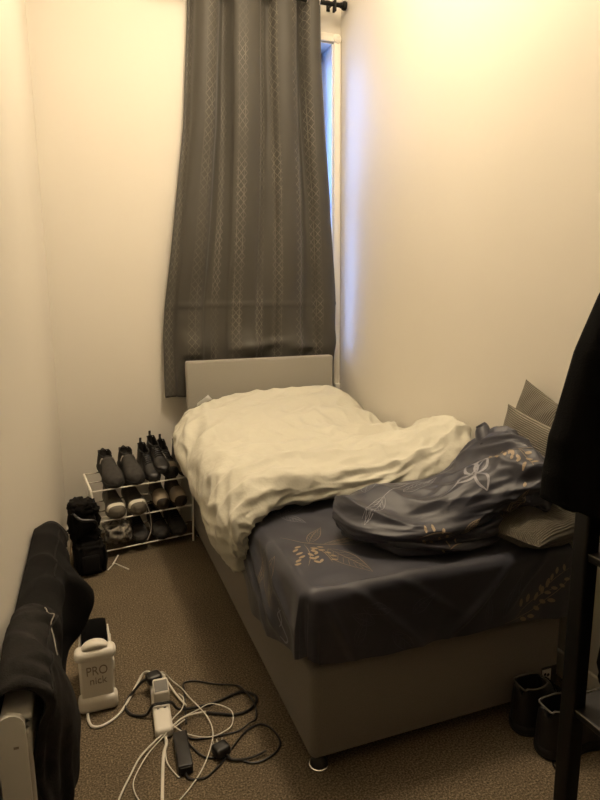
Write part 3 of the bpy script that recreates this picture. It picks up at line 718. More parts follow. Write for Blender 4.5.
SHAPE = [(0, 0), (.012, .26), (.03, .40), (.06, .53), (.10, .61), (.16, .66), (.22, .67), (.38, .66), (.52, .76), (.66, .94), (.76, 1.0), (.86, .92), (.93, .72), (.975, .42), (1, 0)]
def shoe_w(s): return table(SHAPE, s)
def make_shoe(name, L=.28, W=.10, H=.085, upper='leather', mid=('rubber_black', .024, .03), outsole='rubber_black', toe=None, toe_from=.74,
              collar=None, laces=None, pull=False, toe2=None, toe2_from=.88, heelw=1.0, tongue_line=None, top=(1, 1, .92, .96, .72, .50, .38, .29, .16), openr=(.05, .43), stripe=None):
    """a shoe lying along -Y (toe at -Y), sole on z=0"""
    t = empty(name, (0, 0, 0)); zs = mid[1]
    HT = list(zip((0, .06, .2, .4, .55, .7, .82, .93, 1.0), top))
    def pt(s, a, grow=1.0, lift=0.0):
        w = W / 2 * shoe_w(s) * .95 * grow * lerp(heelw, 1, sm(.35, .6, s)); h = H * table(HT, s) * (1 - .0 * s) ; 
        if s > .93: h *= math.sqrt(max(0, 1 - ((s - .93) / .075) ** 2)) * .9 + .1
        y = L / 2 - s * L; z0 = zs * .8
        k = abs(a); sg = 1 if a >= 0 else -1
        ang = k * PI / 2
        ax, az = w * sg * math.sin(ang) ** .75, z0 + h * max(0, math.cos(ang)) ** .6
        o = sm(openr[0] - .012, openr[0] + .02, s) * (1 - sm(openr[1] - .05, openr[1] + .03, s))
        nar = 1 - .42 * sm(openr[1] - .16, openr[1] + .02, s) - .10 * (1 - sm(openr[0], openr[0] + .09, s))
        if k > .5: q = (1 - k) / .5; bx, bz = w * sg * (1 - (1 - .80 * nar) * q * q), z0 + h * q
        elif k > .34: q = (.5 - k) / .16; bx, bz = sg * (w * .80 * nar - .006 * q), z0 + h * (1 - q) + .012 * q
        else: bx, bz = sg * max(0, w * .80 * nar - .006) * k / .34, z0 + .012
        bend = .010 * math.sin(PI * s) * 0
        return V(lerp(ax, bx, o), y, lerp(az, bz, o) + lift + bend)
    nsx = 46; na = 28
    ss = [(.5 - .5 * math.cos(PI * k / nsx)) for k in range(nsx + 1)]
    b = MB(); b.grid([[pt(s, -1 + 2 * i / na) for i in range(na + 1)] for s in ss])
    b.build('upper', M[upper], t, auto=60)
    def soleband(z0, z1, grow, m, nm, toe_up=0.0, s0=0):
        b = MB(); rings = []
        out = [(s, 1) for s in ss] + [(s, -1) for s in reversed(ss[1:-1])]
        for (zz, g) in ((z0, grow * .96), (z0 + .003, grow), (z1 - .003, grow), (z1, grow * .97)):
            r = []
            for s, sd in out:
                zt = zz + (toe_up * sm(.72, 1, s) if zz > z0 + .004 else 0)
                r.append(V(sd * W / 2 * shoe_w(s) * g * lerp(heelw, 1, sm(.35, .6, s)), (L / 2 - s * L) * (1 + (g - 1) * .5), zt))
            rings.append(r)
        o = b.grid(rings, cu=True); n = len(out)
        b.f.append(tuple(o + i for i in reversed(range(n)))); b.m.append(0); b.f.append(tuple(o + 3 * n + i for i in range(n))); b.m.append(0)
        return b.build(nm, M[m], t, auto=50)
    soleband(0, .009, 1.0, outsole, 'outsole', mid[3] if len(mid) > 3 else 0)
    soleband(.0085, zs, 1.03, mid[0], 'midsole', mid[2] - zs if mid[2] > zs else 0)
    if toe:
        b = MB(); s2 = [toe_from + (1 - toe_from) * math.sin(PI / 2 * k / 16) for k in range(17)]
        b.grid([[pt(s, -1 + 2 * i / na, 1.03, .0022) for i in range(na + 1)] for s in s2]); b.build('toe_cap', M[toe], t, auto=60)
    if toe2:
        b = MB(); s2 = [toe2_from + (1 - toe2_from) * math.sin(PI / 2 * k / 16) for k in range(17)]
        b.grid([[pt(s, -1 + 2 * i / na, 1.06, .0034) + V(0, -.002, 0) for i in range(na + 1)] for s in s2]); b.build('toe_bumper', M[toe2], t, auto=60)
    if tongue_line:
        b = MB(); b.tube([pt(openr[1] + .02 - .03 * (1 - (k / 5 - 1) ** 2), -.8 + 1.6 * k / 10, 1.0, .004) for k in range(11)], .0035, 6); o = b.build('elastic_edge', M[tongue_line], t); o['label'] = 'pale edge line across the opening'
    a0, a1 = openr[0] + .01, openr[1] - .03
    path = [pt(a0 + (a1 - a0) * k / 12, .5) + V(0, 0, .001) for k in range(13)] + [pt(a0 + (a1 - a0) * k / 12, -.5) + V(0, 0, .001) for k in reversed(range(13))]
    b = MB(); b.tube(path, .0032, 6, closed=True, n=60); b.build('collar', M[collar or 'lining'], t)
    # tongue
    b = MB(); b.grid([[V(x * .024, L / 2 - (openr[1] + .05 - q * .10) * L, zs * .8 + H * (table(HT, openr[1]) * .90 + .10 * q) - .006 * x * x) for x in (-1, -.5, 0, .5, 1)] for q in (0, .3, .6, 1)])
    o = b.build('tongue', M[upper], t, auto=60); md = o.modifiers.new('thick', 'SOLIDIFY'); md.thickness = .004
    if laces:
        for k in range(5):
            s = openr[1] + .03 + k * .045
            b = MB(); b.tube([pt(s + .012, -.42, 1, .002), pt(s, -.15, 1, .0035), pt(s, .15, 1, .0035), pt(s + .012, .42, 1, .002)], .0022, 6, n=12)
            b.build('lace', M[laces], t)
    if pull:
        hp = pt(.03, 0); b = MB(); b.box((0, L / 2 - .004, hp.z + .008), (.014, .005, .024), bev=.002); b.build('pull_tab', M[upper], t)
    if stripe:
        b = MB(); b.tube([pt(.40 + .3 * k / 8, .72 - .25 * k / 8, 1.02, .001) for k in range(9)], .0016, 6); b.build('stripe', M[stripe], t)
    return t
def place(t, loc, yaw=0, pitch=0, roll=0):
    t.rotation_euler = (pitch, roll, yaw); t.location = loc
def pair(first, locs, labels, group, cat='shoe'):
    for k, ((loc, yaw, pitch), lab) in enumerate(zip(locs, labels)):
        t = first if k == 0 else copy_tree(first)
        place(t, loc, yaw, pitch); tag(t, lab, cat, group)
def tierz(z, y): return z + .0045 + .02 * clamp(y / RDp)
def on(x, y, z, dy=0): p = RP(x, y, z); return p
PIT = math.radians(12)
def sp(x, z, yaw=0, yc=.135, pitch=PIT, dz=0.0):     # a shoe standing on a tier
    return (RP(x, yc, z + .0045 + .028 + dz), ra + yaw, pitch)
G = 'shoes on the top tier of the rack'
A = make_shoe('slip_on_shoe', .30, .115, .085, 'nubuck', ('rubber_black', .02, .02), tongue_line='trim_grey', top=(1.05, 1.0, .9, .95, .84, .70, .58, .44, .25), openr=(.05, .34), heelw=1.15)
pair(A, [sp(.088, .385, .05), sp(.200, .385, .03)], ['dark grey slip-on shoe with pale collar line, furthest left on the top tier', 'dark grey slip-on shoe with pale collar line, second from left on the top tier'], G)
Bs = make_shoe('slim_trainer', .29, .092, .085, 'leather', ('rubber_black', .02, .02), laces='black_cloth', pull=True, stripe='trim_grey', top=(1.3, 1.2, .9, .95, .70, .48, .38, .3, .18))
pair(Bs, [sp(.298, .385, .04), sp(.354, .385, .04, .135, dz=.035)], ['black laced trainer with pale side line, third shoe from left on top tier', 'black laced trainer partly hidden beside its twin in the middle of the top tier'], G)
Bs2 = [o for o in C.objects if o.name.startswith('slim_trainer')]
Cs = make_shoe('toe_cap_shoe', .27, .09, .09, 'leather', ('rubber_black', .02, .02), toe='tan', toe2='rubber_black', toe2_from=.90, laces='black_cloth', pull=True, top=(1.4, 1.25, .9, .95, .75, .62, .55, .46, .28), toe_from=.74)
pair(Cs, [sp(.405, .385), sp(.490, .385, 0, .115)], ['black laced shoe with tan toe cap and heel tab on the top tier', 'black laced shoe with tan toe cap at the right end of the top tier'], G)
G = 'shoes on the middle tier of the rack'
D = make_shoe('canvas_sneaker', .28, .105, .08, 'grey_canvas', ('rubber_grey', .024, .032), outsole='rubber_grey', toe='rubber_white', toe_from=.80, toe2='rubber_grey', toe2_from=.885, laces='grey_canvas', top=(1, 1, .92, .96, .8, .66, .58, .50, .32), tongue_line=None)
pair(D, [sp(.090, .215, 0, .12), sp(.200, .215, .05, .12)], ['grey canvas sneaker with white rubber toe band, left end of the middle tier', 'grey canvas sneaker with white rubber toe band, second from left on the middle tier'], G)
E_ = make_shoe('suede_shoe', .26, .092, .08, 'grey_canvas', ('rubber_brown', .020, .022), outsole='rubber_brown', toe='beige', toe_from=.60, toe2='rubber_brown', toe2_from=.91, top=(1, 1, .92, .96, .8, .68, .6, .5, .3))
pair(E_, [sp(.345, .215, -.03, .12), sp(.440, .215, .02, .115)], ['suede shoe with beige toe and dark sole, second from right on the middle tier', 'suede shoe with beige toe and dark sole, right end of the middle tier'], G)
G = 'shoes on the bottom tier of the rack'
F = make_shoe('dark_sneaker', .275, .1, .08, 'nubuck', ('rubber_black', .024, .026), laces='black_cloth')
pair(F, [sp(.215, .045, .0, .13), sp(.330, .045, 0, .12), sp(.430, .045, 0, .12)], ['dark grey sneaker beside the patterned cloth on the bottom tier', 'dark grey sneaker second from right on the bottom tier', 'dark grey sneaker at the right end of the bottom tier'], G)
# strap dangling from the middle tier
p0 = RP(.235, -.012, .30)
b = MB(); b.tube([RP(.225, -.004, .292), RP(.245, -.012, .27), RP(.262, -.014, .20), RP(.262, -.012, .12), RP(.240, -.010, .065)], .0026, 6)
tag(b.build('hanging_lace', M['trim_grey']), 'thin pale shoelace hanging down in front of the bottom tier', 'shoelace')
# crumpled patterned cloth on the bottom tier
def blob(c, rad, seed, amp=.3, mi=0, mb=None, n=40, flat=.0, M3=None):
    P = []
    for j in range(n // 2 + 1):
        th = PI * j / (n // 2); row = []
        for i in range(n):
            ph = 2 * PI * i / n
            d = V(math.sin(th) * math.cos(ph), math.sin(th) * math.sin(ph), math.cos(th))
            e = V(*[math.copysign(abs(q) ** .7, q) for q in d])
            k = 1 + amp * (ridge(d.x * 1.6 + seed, d.y * 1.6, d.z * 1.6) - .5) + amp * .5 * nz(d.x * 4, d.y * 4 + seed, d.z * 4)
            q = V(e.x * rad[0], e.y * rad[1], e.z * rad[2]) * k
            if M3: q = M3 @ q
            q = Vector(c) + q
            q.z = max(q.z, flat)
            row.append(q)
        P.append(row)
    mb.grid(P, mi, cu=True)
b = MB(); blob(RP(.085, .07, .122), (.062, .085, .052), 3, .38, mb=b, flat=.066); blob(RP(.145, .07, .11), (.03, .07, .045), 6, .3, mb=b, flat=.066)
tag(b.build('patterned_cloth', M['marbled'], auto=180), 'crumpled grey and white patterned cloth at the left of the bottom tier', 'cloth')
# loose bent white rod at the foot of the rack
b = MB(); b.tube([(.048, 3.06, .005), (.085, 3.13, .005), (.150, 3.03, .005)], .0035, 6, smooth=False); b.tube([(.075, 3.115, .005), (.108, 3.17, .03)], .0035, 6)
b.v = [v + V(0, -.03, 0) for v in b.v]
tag(b.build('bent_wire', M['white_wire']), 'bent white wire lying on the carpet at the foot of the shoe rack', 'wire')

# black bags in the corner
b = MB(); P = []
def softbox(c, d, seed, mb, amp=.012, rz=0):
    n = 30; R3 = Matrix.Rotation(rz, 3, 'Z'); rows = []
    for j in range(n + 1):
        th = PI * j / n; row = []
        for i in range(n * 2):
            ph = PI * i / n
            dd = V(math.sin(th) * math.cos(ph), math.sin(th) * math.sin(ph), math.cos(th))
            e = V(*[math.copysign(abs(q) ** .38, q) for q in dd])
            q = V(e.x * d[0] / 2, e.y * d[1] / 2, e.z * d[2] / 2)
            q += dd * amp * (2.2 * (ridge(dd.x * 2 + seed, dd.y * 2, dd.z * 2.4) - .5) + nz(dd.x * 5, dd.y * 5 + seed, dd.z * 5))
            q = Vector(c) + R3 @ q; q.z = max(q.z, c[2] - d[2] / 2); row.append(q)
        rows.append(row)
    mb.grid(rows, cu=True)
softbox((-.035, 3.075, .085), (.135, .15, .17), 2, b, .008, .15)
bg = empty('bag', (-.035, 3.08, 0)); tag(bg, 'black fabric bag standing on the carpet, lower of the two beside the shoe rack', 'bag', 'black bags beside the shoe rack')
b.build('body', M['black_cloth'], bg, auto=180)
b = MB(); b.box((-.03, 2.985, .07), (.085, .02, .09), bev=.01, rz=.15); b.build('pocket', M['black_cloth'], bg)
b = MB(); b.tube([(.036, 3.00, .02), (.046, 3.0, .09), (.040, 3.02, .15)], .006, 8); b.build('strap', M['black_cloth'], bg)
bg = empty('bag', (-.045, 3.09, .175)); tag(bg, 'crumpled black bag with folded top, slumped on top of the lower black bag', 'bag', 'black bags beside the shoe rack')
b = MB(); softbox((-.048, 3.09, .265), (.125, .13, .17), 7, b, .02, .1); b.build('body', M['black_cloth'], bg, auto=180)
b = MB(); blob((-.065, 3.09, .345), (.052, .06, .034), 9, .4, mb=b); b.build('folded_top', M['black_cloth'], bg, auto=180)
b = MB(); b.tube([(-.10, 3.03, .33), (-.06, 3.005, .30), (0, 3.01, .285), (.01, 3.03, .24)], .008, 8); b.build('strap', M['leather'], bg)

# ------------------------------------------------------------------ radiator and the clothes on it
def xw(y): return xl(y)
rd = empty('radiator', (xw(1.45), 1.45, .12)); tag(rd, 'cream wall radiator on the left wall, seen end-on under dark trousers', 'radiator')
RA, RB, RT, RZ = 1.0, 1.76, .705, .14
def rx(y): return xw(y) + .058
n = 46; P = []
for j, (z, off) in enumerate(((RZ, 0), (RZ + .02, .0), (RT - .05, 0), (RT - .03, 0))):
    P.append([V(rx(lerp(RA, RB, i / (n * 2))) + (.006 if (i // 1) % 2 else -.004), lerp(RA, RB, i / (n * 2)), z) for i in range(n * 2 + 1)])
b = MB(); b.grid(P); o = b.build('front_panel', M['off_plastic'], rd, auto=20)
md = o.modifiers.new('thick', 'SOLIDIFY'); md.thickness = .003
b = MB(); b.box((xw(1.38) + .028, 1.38, (RZ + RT) / 2 - .02), (.008, RB - RA - .02, RT - RZ - .06), rz=-an); b.build('rear_panel', M['off_plastic'], rd)
b = MB(); b.box((xw(1.38) + .043, 1.38, RT - .006), (.05, RB - RA, .01), rz=-an, bev=.004); b.build('top_grille', M['off_plastic'], rd)
def endpanel(y):
    b = MB(); prof = []
    w = .044; xc = xw(y) + .036
    for k in range(9): a = PI * k / 8; prof.append((xc + w / 2 * math.cos(a), RT - .012 + .022 * math.sin(a)))
    prof = [(xc + w / 2, .50), *prof, (xc - w / 2, .50), (xc - w / 2 + .008, .498), (xc - w / 2 + .008, RZ), (xc + w / 2 - .008, RZ), (xc + w / 2 - .008, .498)]
    m_ = len(prof); b.add([V(x, y - .006, z) for x, z in prof] + [V(x, y + .006, z) for x, z in prof], [tuple(range(m_)), tuple(reversed(range(m_, 2 * m_)))] + [(i, (i + 1) % m_, m_ + (i + 1) % m_, m_ + i) for i in range(m_)])
    return b.build('end_panel', M['off_plastic'], rd, auto=30)
e1 = endpanel(RA - .006); endpanel(RB + .006)
b = MB(); b.box((xw(1) + .042, RA - .0125, .655), (.008, .001, .004)); b.build('badge', M['lamp_black'], rd, smooth=False)
b = MB(); b.box((xw(1.62) + .012, 1.64, .675), (.020, .03, .06), bev=.003); b.build('wall_bracket', M['white_plastic'], rd)
for y in (1.05, 1.70):
    b = MB(); b.tube([(rx(y) - .02, y, 0), (rx(y) - .02, y, RZ + .02)], .008, 10); b.build('pipe', M['white_plastic'], rd)

def garment(name, y0, y1, prof, m, label, cat, seed, amp=.010, ny=90):
    """prof: list of (y, [(x offset from wall, z), ...]) cross-sections, draped over the radiator"""
    prof = [(y, [V(xw(y) + px, 0, pz) for px, pz in pts]) for y, pts in prof]
    P = []; ncs = 70
    secs = [[Vector((p.x, y, p.z)) for p in pts] for y, pts in prof]
    ctrl = []
    for j in range(ny + 1):
        t = j / ny
        row = [spline([s[i] for s in secs], t) for i in range(len(secs[0]))]
        P.append([spline(row, i / ncs) for i in range(ncs + 1)])
    Nn = normals(P); 
    sg = 1 if Nn[ny // 2][ncs // 2].x > 0 else -1
    for j in range(ny + 1):
        for i in range(ncs + 1):
            u, v = i / ncs, j / ny
            d = 1.3 * (ridge(u * 2.5 + .4 * nz(v * 4, u, seed), v * 5 + u * 1.5, seed) - .4) + .6 * nz(u * 7, v * 9, seed + 3)
            k = sm(.15, .4, u)
            P[j][i] = P[j][i] + Nn[j][i] * sg * max(-.3, d) * amp * k
            P[j][i].x = max(P[j][i].x, xw(P[j][i].y) + .006)
    b = MB(); b.grid(P); o = b.build(name, m, auto=180); 
    md = o.modifiers.new('thick', 'SOLIDIFY'); md.thickness = .006; md.offset = 1
    tag(o, label, cat); return o, P
def sec(bulge, hem, topz=.735, mid=.5, tail=.0):
    # over the top from behind, then falling in front with a bulge
    return [(.012, .60), (.010, .70), (.022, topz), (.060, topz + .002), (.088, topz - .03), (.09 + bulge * .55, lerp(topz, hem, .30)), (.085 + bulge, lerp(topz, hem, .62)), (.085 + bulge * .75 - tail, lerp(topz, hem, .85)), (.080 + bulge * .3 - tail, hem)]
tr, trP = garment('trousers', 1.13, 1.95, [
    (1.86, sec(-.03, .60, .665)), (1.84, sec(-.012, .54, .715)), (1.78, sec(-.006, .46, .725)), (1.72, sec(.006, .44, .722)), (1.67, sec(.046, .46, .72)), (1.61, sec(.070, .49, .72)), (1.56, sec(.010, .47, .72)), (1.49, sec(-.024, .42, .72)),
    (1.42, sec(-.014, .36, .72)), (1.32, sec(-.018, .36, .722)), (1.22, sec(-.018, .36, .728)), (1.10, sec(-.022, .38, .735))],
    M['black_cloth'], 'long black trousers draped over the whole length of the radiator', 'trousers', 3, .010)
jn, jnP = garment('jeans', .98, 1.28, [
    (1.30, sec(-.020, .46, .735)), (1.26, sec(-.004, .40, .75)), (1.20, sec(.026, .38, .76)), (1.13, sec(.034, .40, .76)), (1.08, sec(.014, .42, .755)), (1.035, sec(-.014, .44, .745)), (1.015, sec(-.035, .46, .735))],
    M['black_knit'], 'washed black jeans with a fly zip, bunched on the near end of the radiator', 'jeans', 11, .012, 60)

b = MB(); b.tube([trP[6][i] + V(.004, 0, .004) for i in range(8, 64, 3)], .0045, 6); o = b.build('waistband_seam', M['nubuck'], tr); o['label'] = 'dark grey waistband seam'
b = MB(); b.tube([trP[12][i] + V(.004, 0, .004) for i in range(8, 64, 3)], .0035, 6); b.build('waistband_seam', M['nubuck'], tr)
b = MB(); b.tube([trP[j][30] + V(.004, 0, .004) for j in range(14, 62, 4)], .0028, 6); b.build('side_seam', M['black_knit'], tr)
b = MB(); b.tube([jnP[int(8 + k * 1.6)][int(28 + k * 1.0)] + V(.007, 0, .005) for k in range(12)], .0013, 6); o = b.build('zip', M['trim_grey'], jn); o['label'] = 'pale metal zip'
b = MB(); b.tube([jnP[j][34] + V(.006, 0, .004) for j in range(6, 58, 3)], .0028, 6); b.build('seam', M['black_knit'], jn)

# ------------------------------------------------------------------ small white heater
HX, HY, HA = -.028, 1.93, math.radians(0)
ht = empty('fan_heater', (HX, HY + .17, 0)); tag(ht, 'small white portable heater with dark top and handle, on the carpet beside the trousers', 'heater')
def hbox(c, d, bev, nm, m, parent=ht, mi=0):
    b = MB(); b.box((HX + c[0], HY + c[1], c[2]), d, bev=bev); return b.build(nm, M[m], parent)
hbox((0, .03, .13), (.104, .035, .17), .008, 'front_face', 'white_plastic')
hbox((0, .028, .030), (.128, .055, .056), .016, 'foot', 'white_plastic')
hbox((0, .028, .212), (.134, .060, .040), .018, 'shoulder', 'white_plastic')
hbox((0, .235, .030), (.128, .05, .056), .016, 'foot', 'white_plastic')
hbox((0, .235, .100), (.104, .030, .14), .008, 'rear_face', 'white_plastic')
# curved side shells, open top with a dark element cover
for sx in (-1, 1):
    b = MB(); rows = []
    for k in range(17):
        y = HY + .05 + .18 * k / 16; tz = .185 + .040 * math.sin(PI * min(1, k / 11) * .5) - .06 * sm(11, 16, k)
        rows.append([V(HX + sx * xx, y, zz) for xx, zz in ((.050, .02), (.054, .06), (.054, .15), (.047, tz))])
    b.grid(rows); o = b.build('side_shell', M['white_plastic'], ht, auto=50); md = o.modifiers.new('thick', 'SOLIDIFY'); md.thickness = .005; md.offset = 0
b = MB(); rows = []
for k in range(25):
    a = k / 24; y = HY + .052 + .185 * a; hz = .190 + .078 * math.sin(PI * min(a * 1.15 - .02, 1) if a > .02 else 0) ** .6 if 0 < a < .87 else .19
    rows.append([V(HX + .043 * math.sin(q * PI / 2), y, hz * (1 if abs(q) < .99 else .9) - .012 * abs(q) ** 3) for q in (-1, -.8, -.5, -.2, 0, .2, .5, .8, 1)])
b.grid(rows); o = b.build('element_cover', M['coat'], ht, auto=60); md = o.modifiers.new('thick', 'SOLIDIFY'); md.thickness = .004
b = MB(); P = []
for j in range(13):
    th = PI * j / 12; P.append([V(HX + .044 * math.cos(th), HY + .028 + .022 * math.cos(f) * math.sin(th) ** .5, .226 + .032 * math.sin(th) * (.5 + .5 * math.sin(f)) ** .8) for f in [2 * PI * q / 20 for q in range(20)]])
b.grid(P, cu=True); b.build('handle', M['white_plastic'], ht, auto=60)
def text_mesh(body, size, loc, rot, ext, m, parent, name, sx=1):
    cu = bpy.data.curves.new('t', 'FONT'); cu.body = body; cu.size = size; cu.extrude = ext; cu.align_x = 'CENTER'
    o = bpy.data.objects.new('t', cu); C.objects.link(o); dg = bpy.context.evaluated_depsgraph_get()
    me = bpy.data.meshes.new_from_object(o.evaluated_get(dg)); bpy.data.objects.remove(o)
    Mx = Matrix.Translation(Vector(loc) - Vector(parent.location)) @ rot.to_4x4() @ Matrix.Diagonal((sx, 1, 1, 1))
    me.transform(Mx); me.materials.clear(); me.materials.append(M[m]); q = bpy.data.objects.new(name, me); C.objects.link(q); q.parent = parent; return q
RT_ = Matrix.Rotation(PI / 2, 3, 'X')
text_mesh('PRO', .046, (HX + .002, HY + .0115, .138), RT_, .0006, 'lamp_black', ht, 'lettering', .8)
text_mesh('nick', .038, (HX + .004, HY + .0115, .104), RT_, .0006, 'lamp_black', ht, 'lettering', .9)

# ------------------------------------------------------------------ extension lead, chargers, cables
def cable(name, pts, r, m, label, zoff=0.0, cat='cable', lift=None, group=None):
    P3 = []
    for k, p in enumerate(pts):
        z = r + .001 + zoff + (p[2] if len(p) > 2 else 0)
        P3.append(V(p[0], p[1], z))
    b = MB(); b.tube(P3, r, 8, n=len(P3) * 8); o = b.build(name, M[m], auto=180); 
    if label: tag(o, label, cat, group)
    return o
EX = empty('extension_lead', (.172, 1.89, 0)); tag(EX, 'white multi-socket extension lead lying on the carpet', 'extension lead')
ea = math.atan2(2.045 - 1.735, .179 - .165) - PI / 2
def EP(x, y, z): return V(.171 + x * math.cos(ea) - y * math.sin(ea), 1.885 + x * math.sin(ea) + y * math.cos(ea), z)
b = MB(); b.box(EP(0, 0, .019), (.058, .315, .036), rz=ea, bev=.012); b.build('body', M['white_plastic'], EX)
for yy in (.115, .04, -.045):
    b = MB()
    b.box(EP(0, yy + .012, .0375), (.004, .010, .001), rz=ea); b.box(EP(-.011, yy - .008, .0375), (.008, .004, .001), rz=ea); b.box(EP(.011, yy - .008, .0375), (.008, .004, .001), rz=ea)
    b.build('socket', M['black_plastic'], EX, smooth=False)
b = MB(); b.box(EP(-.018, .135, .0378), (.010, .006, .001), rz=ea); b.box(EP(.014, .137, .0378), (.010, .006, .001), rz=ea); b.build('switch', M['grey_face'], EX, smooth=False)
b = MB(); b.tube([EP(0, -.155, .016), (.166, 1.70, .008), (.152, 1.66, .0065), (.139, 1.583, .0065), (.126, 1.49, .0065), (.113, 1.38, .0065), (.10, 1.2, .0065), (.10, 1.0, .0065)], .0050, 10); b.build('power_cord', M['cable_white'], EX)
# white usb charger
ch = empty('usb_charger', EP(.004, .008, .038)); tag(ch, 'white charger with grey face plugged into the middle of the extension lead', 'charger')
b = MB(); b.box(EP(.004, .008, .060), (.052, .080, .044), rz=ea, bev=.007); b.build('body', M['white_plastic'], ch)
b = MB(); b.box(EP(.004, .002, .0825), (.044, .060, .002), rz=ea, bev=.0008); b.build('grey_face', M['grey_face'], ch)
b = MB()
for q in (-.010, .010): b.box(EP(.004 + q, .050, .066), (.012, .004, .010), rz=ea, bev=.001)
b.build('usb_plug', M['cable_white'], ch)
# black plug with its thick cable
pg = empty('black_plug', EP(-.012, .095, .038)); tag(pg, 'black plug with thick black cable in the far socket of the extension lead', 'plug')
b = MB(); b.box(EP(-.014, .095, .054), (.052, .050, .034), rz=ea + .3, bev=.012); b.build('body', M['black_plastic'], pg)
b = MB(); b.tube([(.160, 1.985, .052), (.125, 1.99, .045), (.095, 1.985, .02), (.069, 1.966, .006), (.056, 1.927, .005), (.075, 1.877, .005), (.118, 1.85, .012), (.142, 1.843, .046), (.175, 1.838, .050), (.203, 1.836, .046), (.222, 1.833, .02), (.263, 1.832, .010), (.35, 1.837, .006), (.426, 1.858, .006), (.462, 1.856, .006), (.49, 1.823, .006), (.483, 1.787, .006), (.446, 1.758, .006), (.4, 1.754, .006), (.348, 1.779, .006), (.314, 1.797, .006)], .0048, 8, n=180)
b.build('cord', M['black_plastic'], pg)
b = MB(); b.tube([(-.065, 1.925, .012), (-.062, 1.895, .006), (-.05, 1.864, .006), (-.019, 1.857, .006), (.03, 1.889, .006), (.064, 1.945, .006), (.098, 2.015, .008), (.128, 2.05, .03), (.148, 2.035, .045), (.156, 2.012, .048)], .0044, 8, n=90)
b.build('power_cord', M['cable_white'], ht)
# power brick
bk = empty('power_adapter', (.208, 1.64, 0)); tag(bk, 'black rectangular power adapter brick on the carpet beside the extension lead', 'power adapter')
b = MB(); b.box((.207, 1.637, .0165), (.044, .15, .031), rz=math.radians(-2), bev=.004); b.build('body', M['black_plastic'], bk)
b = MB(); b.tube([(.202, 1.563, .012), (.206, 1.545, .006), (.218, 1.535, .004), (.254, 1.528, .004), (.288, 1.547, .004), (.321, 1.574, .004), (.359, 1.616, .004), (.403, 1.659, .004), (.439, 1.679, .004), (.473, 1.681, .004), (.499, 1.642, .004), (.504, 1.584, .004), (.479, 1.549, .004), (.435, 1.531, .004), (.398, 1.533, .004), (.367, 1.557, .004), (.317, 1.584, .004), (.269, 1.607, .004), (.245, 1.648, .004), (.225, 1.70, .004), (.212, 1.73, .008), (.210, 1.712, .014)], .0032, 8, n=190)
b.build('cord', M['black_plastic'], bk)
b = MB(); b.box((.205, 1.5605, .0165), (.034, .004, .022), bev=.001); b.build('end_cap', M['rubber_black'], bk)
# spare black plug
pl = empty('loose_plug', (.322, 1.595, 0)); tag(pl, 'black three-pin plug lying loose inside the cable loops', 'plug')
b = MB(); b.box((.318, 1.600, .022), (.050, .045, .030), rz=.3, bev=.009); b.build('body', M['black_plastic'], pl)
for (dx, dy) in ((-.018, .030), (.012, .036), (-.003, .034)):
    b = MB(); b.box((.318 + dx, 1.600 + dy, .022), (.006, .018, .004)); b.build('pin', M['chrome'], pl, smooth=False)
b = MB(); b.tube([(.332, 1.578, .018), (.345, 1.562, .008), (.40, 1.549, .009), (.45, 1.556, .012)], .0035, 8); b.build('cord_stub', M['black_plastic'], pl)
cable('black_cable', [(.239, 1.77), (.251, 1.864), (.261, 1.944), (.267, 1.983), (.307, 1.981), (.372, 1.938), (.438, 1.906), (.456, 1.863, .010), (.474, 1.779, .008), (.463, 1.715), (.435, 1.691, .008), (.391, 1.678), (.339, 1.679), (.285, 1.685), (.24, 1.702), (.217, 1.758), (.22, 1.80)], .003, 'black_plastic', 'thin black cable looping widest towards the bed')
cable('white_cable', [(.178, 1.985, .062), (.20, 2.0, .045), (.226, 1.999, .01), (.255, 1.952), (.271, 1.883, .008), (.293, 1.811, .014), (.312, 1.752, .008), (.311, 1.685, .008), (.288, 1.621, .008), (.255, 1.566), (.217, 1.518), (.166, 1.47), (.114, 1.445)], .0020, 'cable_white', 'thin white cable curving in a wide arc from the charger towards the camera', 0.002, group='white charging cables')
cable('white_cable', [(.178, 2.0, .058), (.202, 1.985, .03), (.229, 1.922, .006), (.251, 1.842, .012)], .0036, 'cable_white', 'short thick white cable end just right of the extension lead', .001, group='white charging cables')
cable('white_cable', [(.31, 1.794, .006), (.273, 1.797, .006), (.23, 1.778, .016), (.183, 1.747, .014), (.135, 1.714, .010), (.085, 1.676), (.051, 1.615), (.009, 1.526), (-.02, 1.42)], .0029, 'cable_white', 'thicker white cable running towards the jeans on the left', .003, group='white charging cables')
cable('white_cable', [(.236, 1.90, .02), (.248, 1.87, .018), (.234, 1.822, .016), (.193, 1.772, .02), (.205, 1.731, .02), (.245, 1.696, .010), (.298, 1.671, .008), (.346, 1.681, .006), (.38, 1.712), (.39, 1.768, .008), (.336, 1.821, .010), (.286, 1.813, .006), (.22, 1.777, .012), (.154, 1.710, .016), (.102, 1.665, .006), (.061, 1.599), (.054, 1.556), (.069, 1.503), (.11, 1.45)], .0018, 'cable_white', 'thin white cable tangled in a many-sided loop across the others', .004, group='white charging cables')
cable('white_cable', [(.236, 1.776, .012), (.21, 1.752, .018), (.176, 1.735, .010), (.160, 1.676, .004), (.158, 1.621), (.178, 1.563), (.185, 1.555)], .0020, 'cable_white', 'short white cable curving round the black power adapter', .002, group='white charging cables')

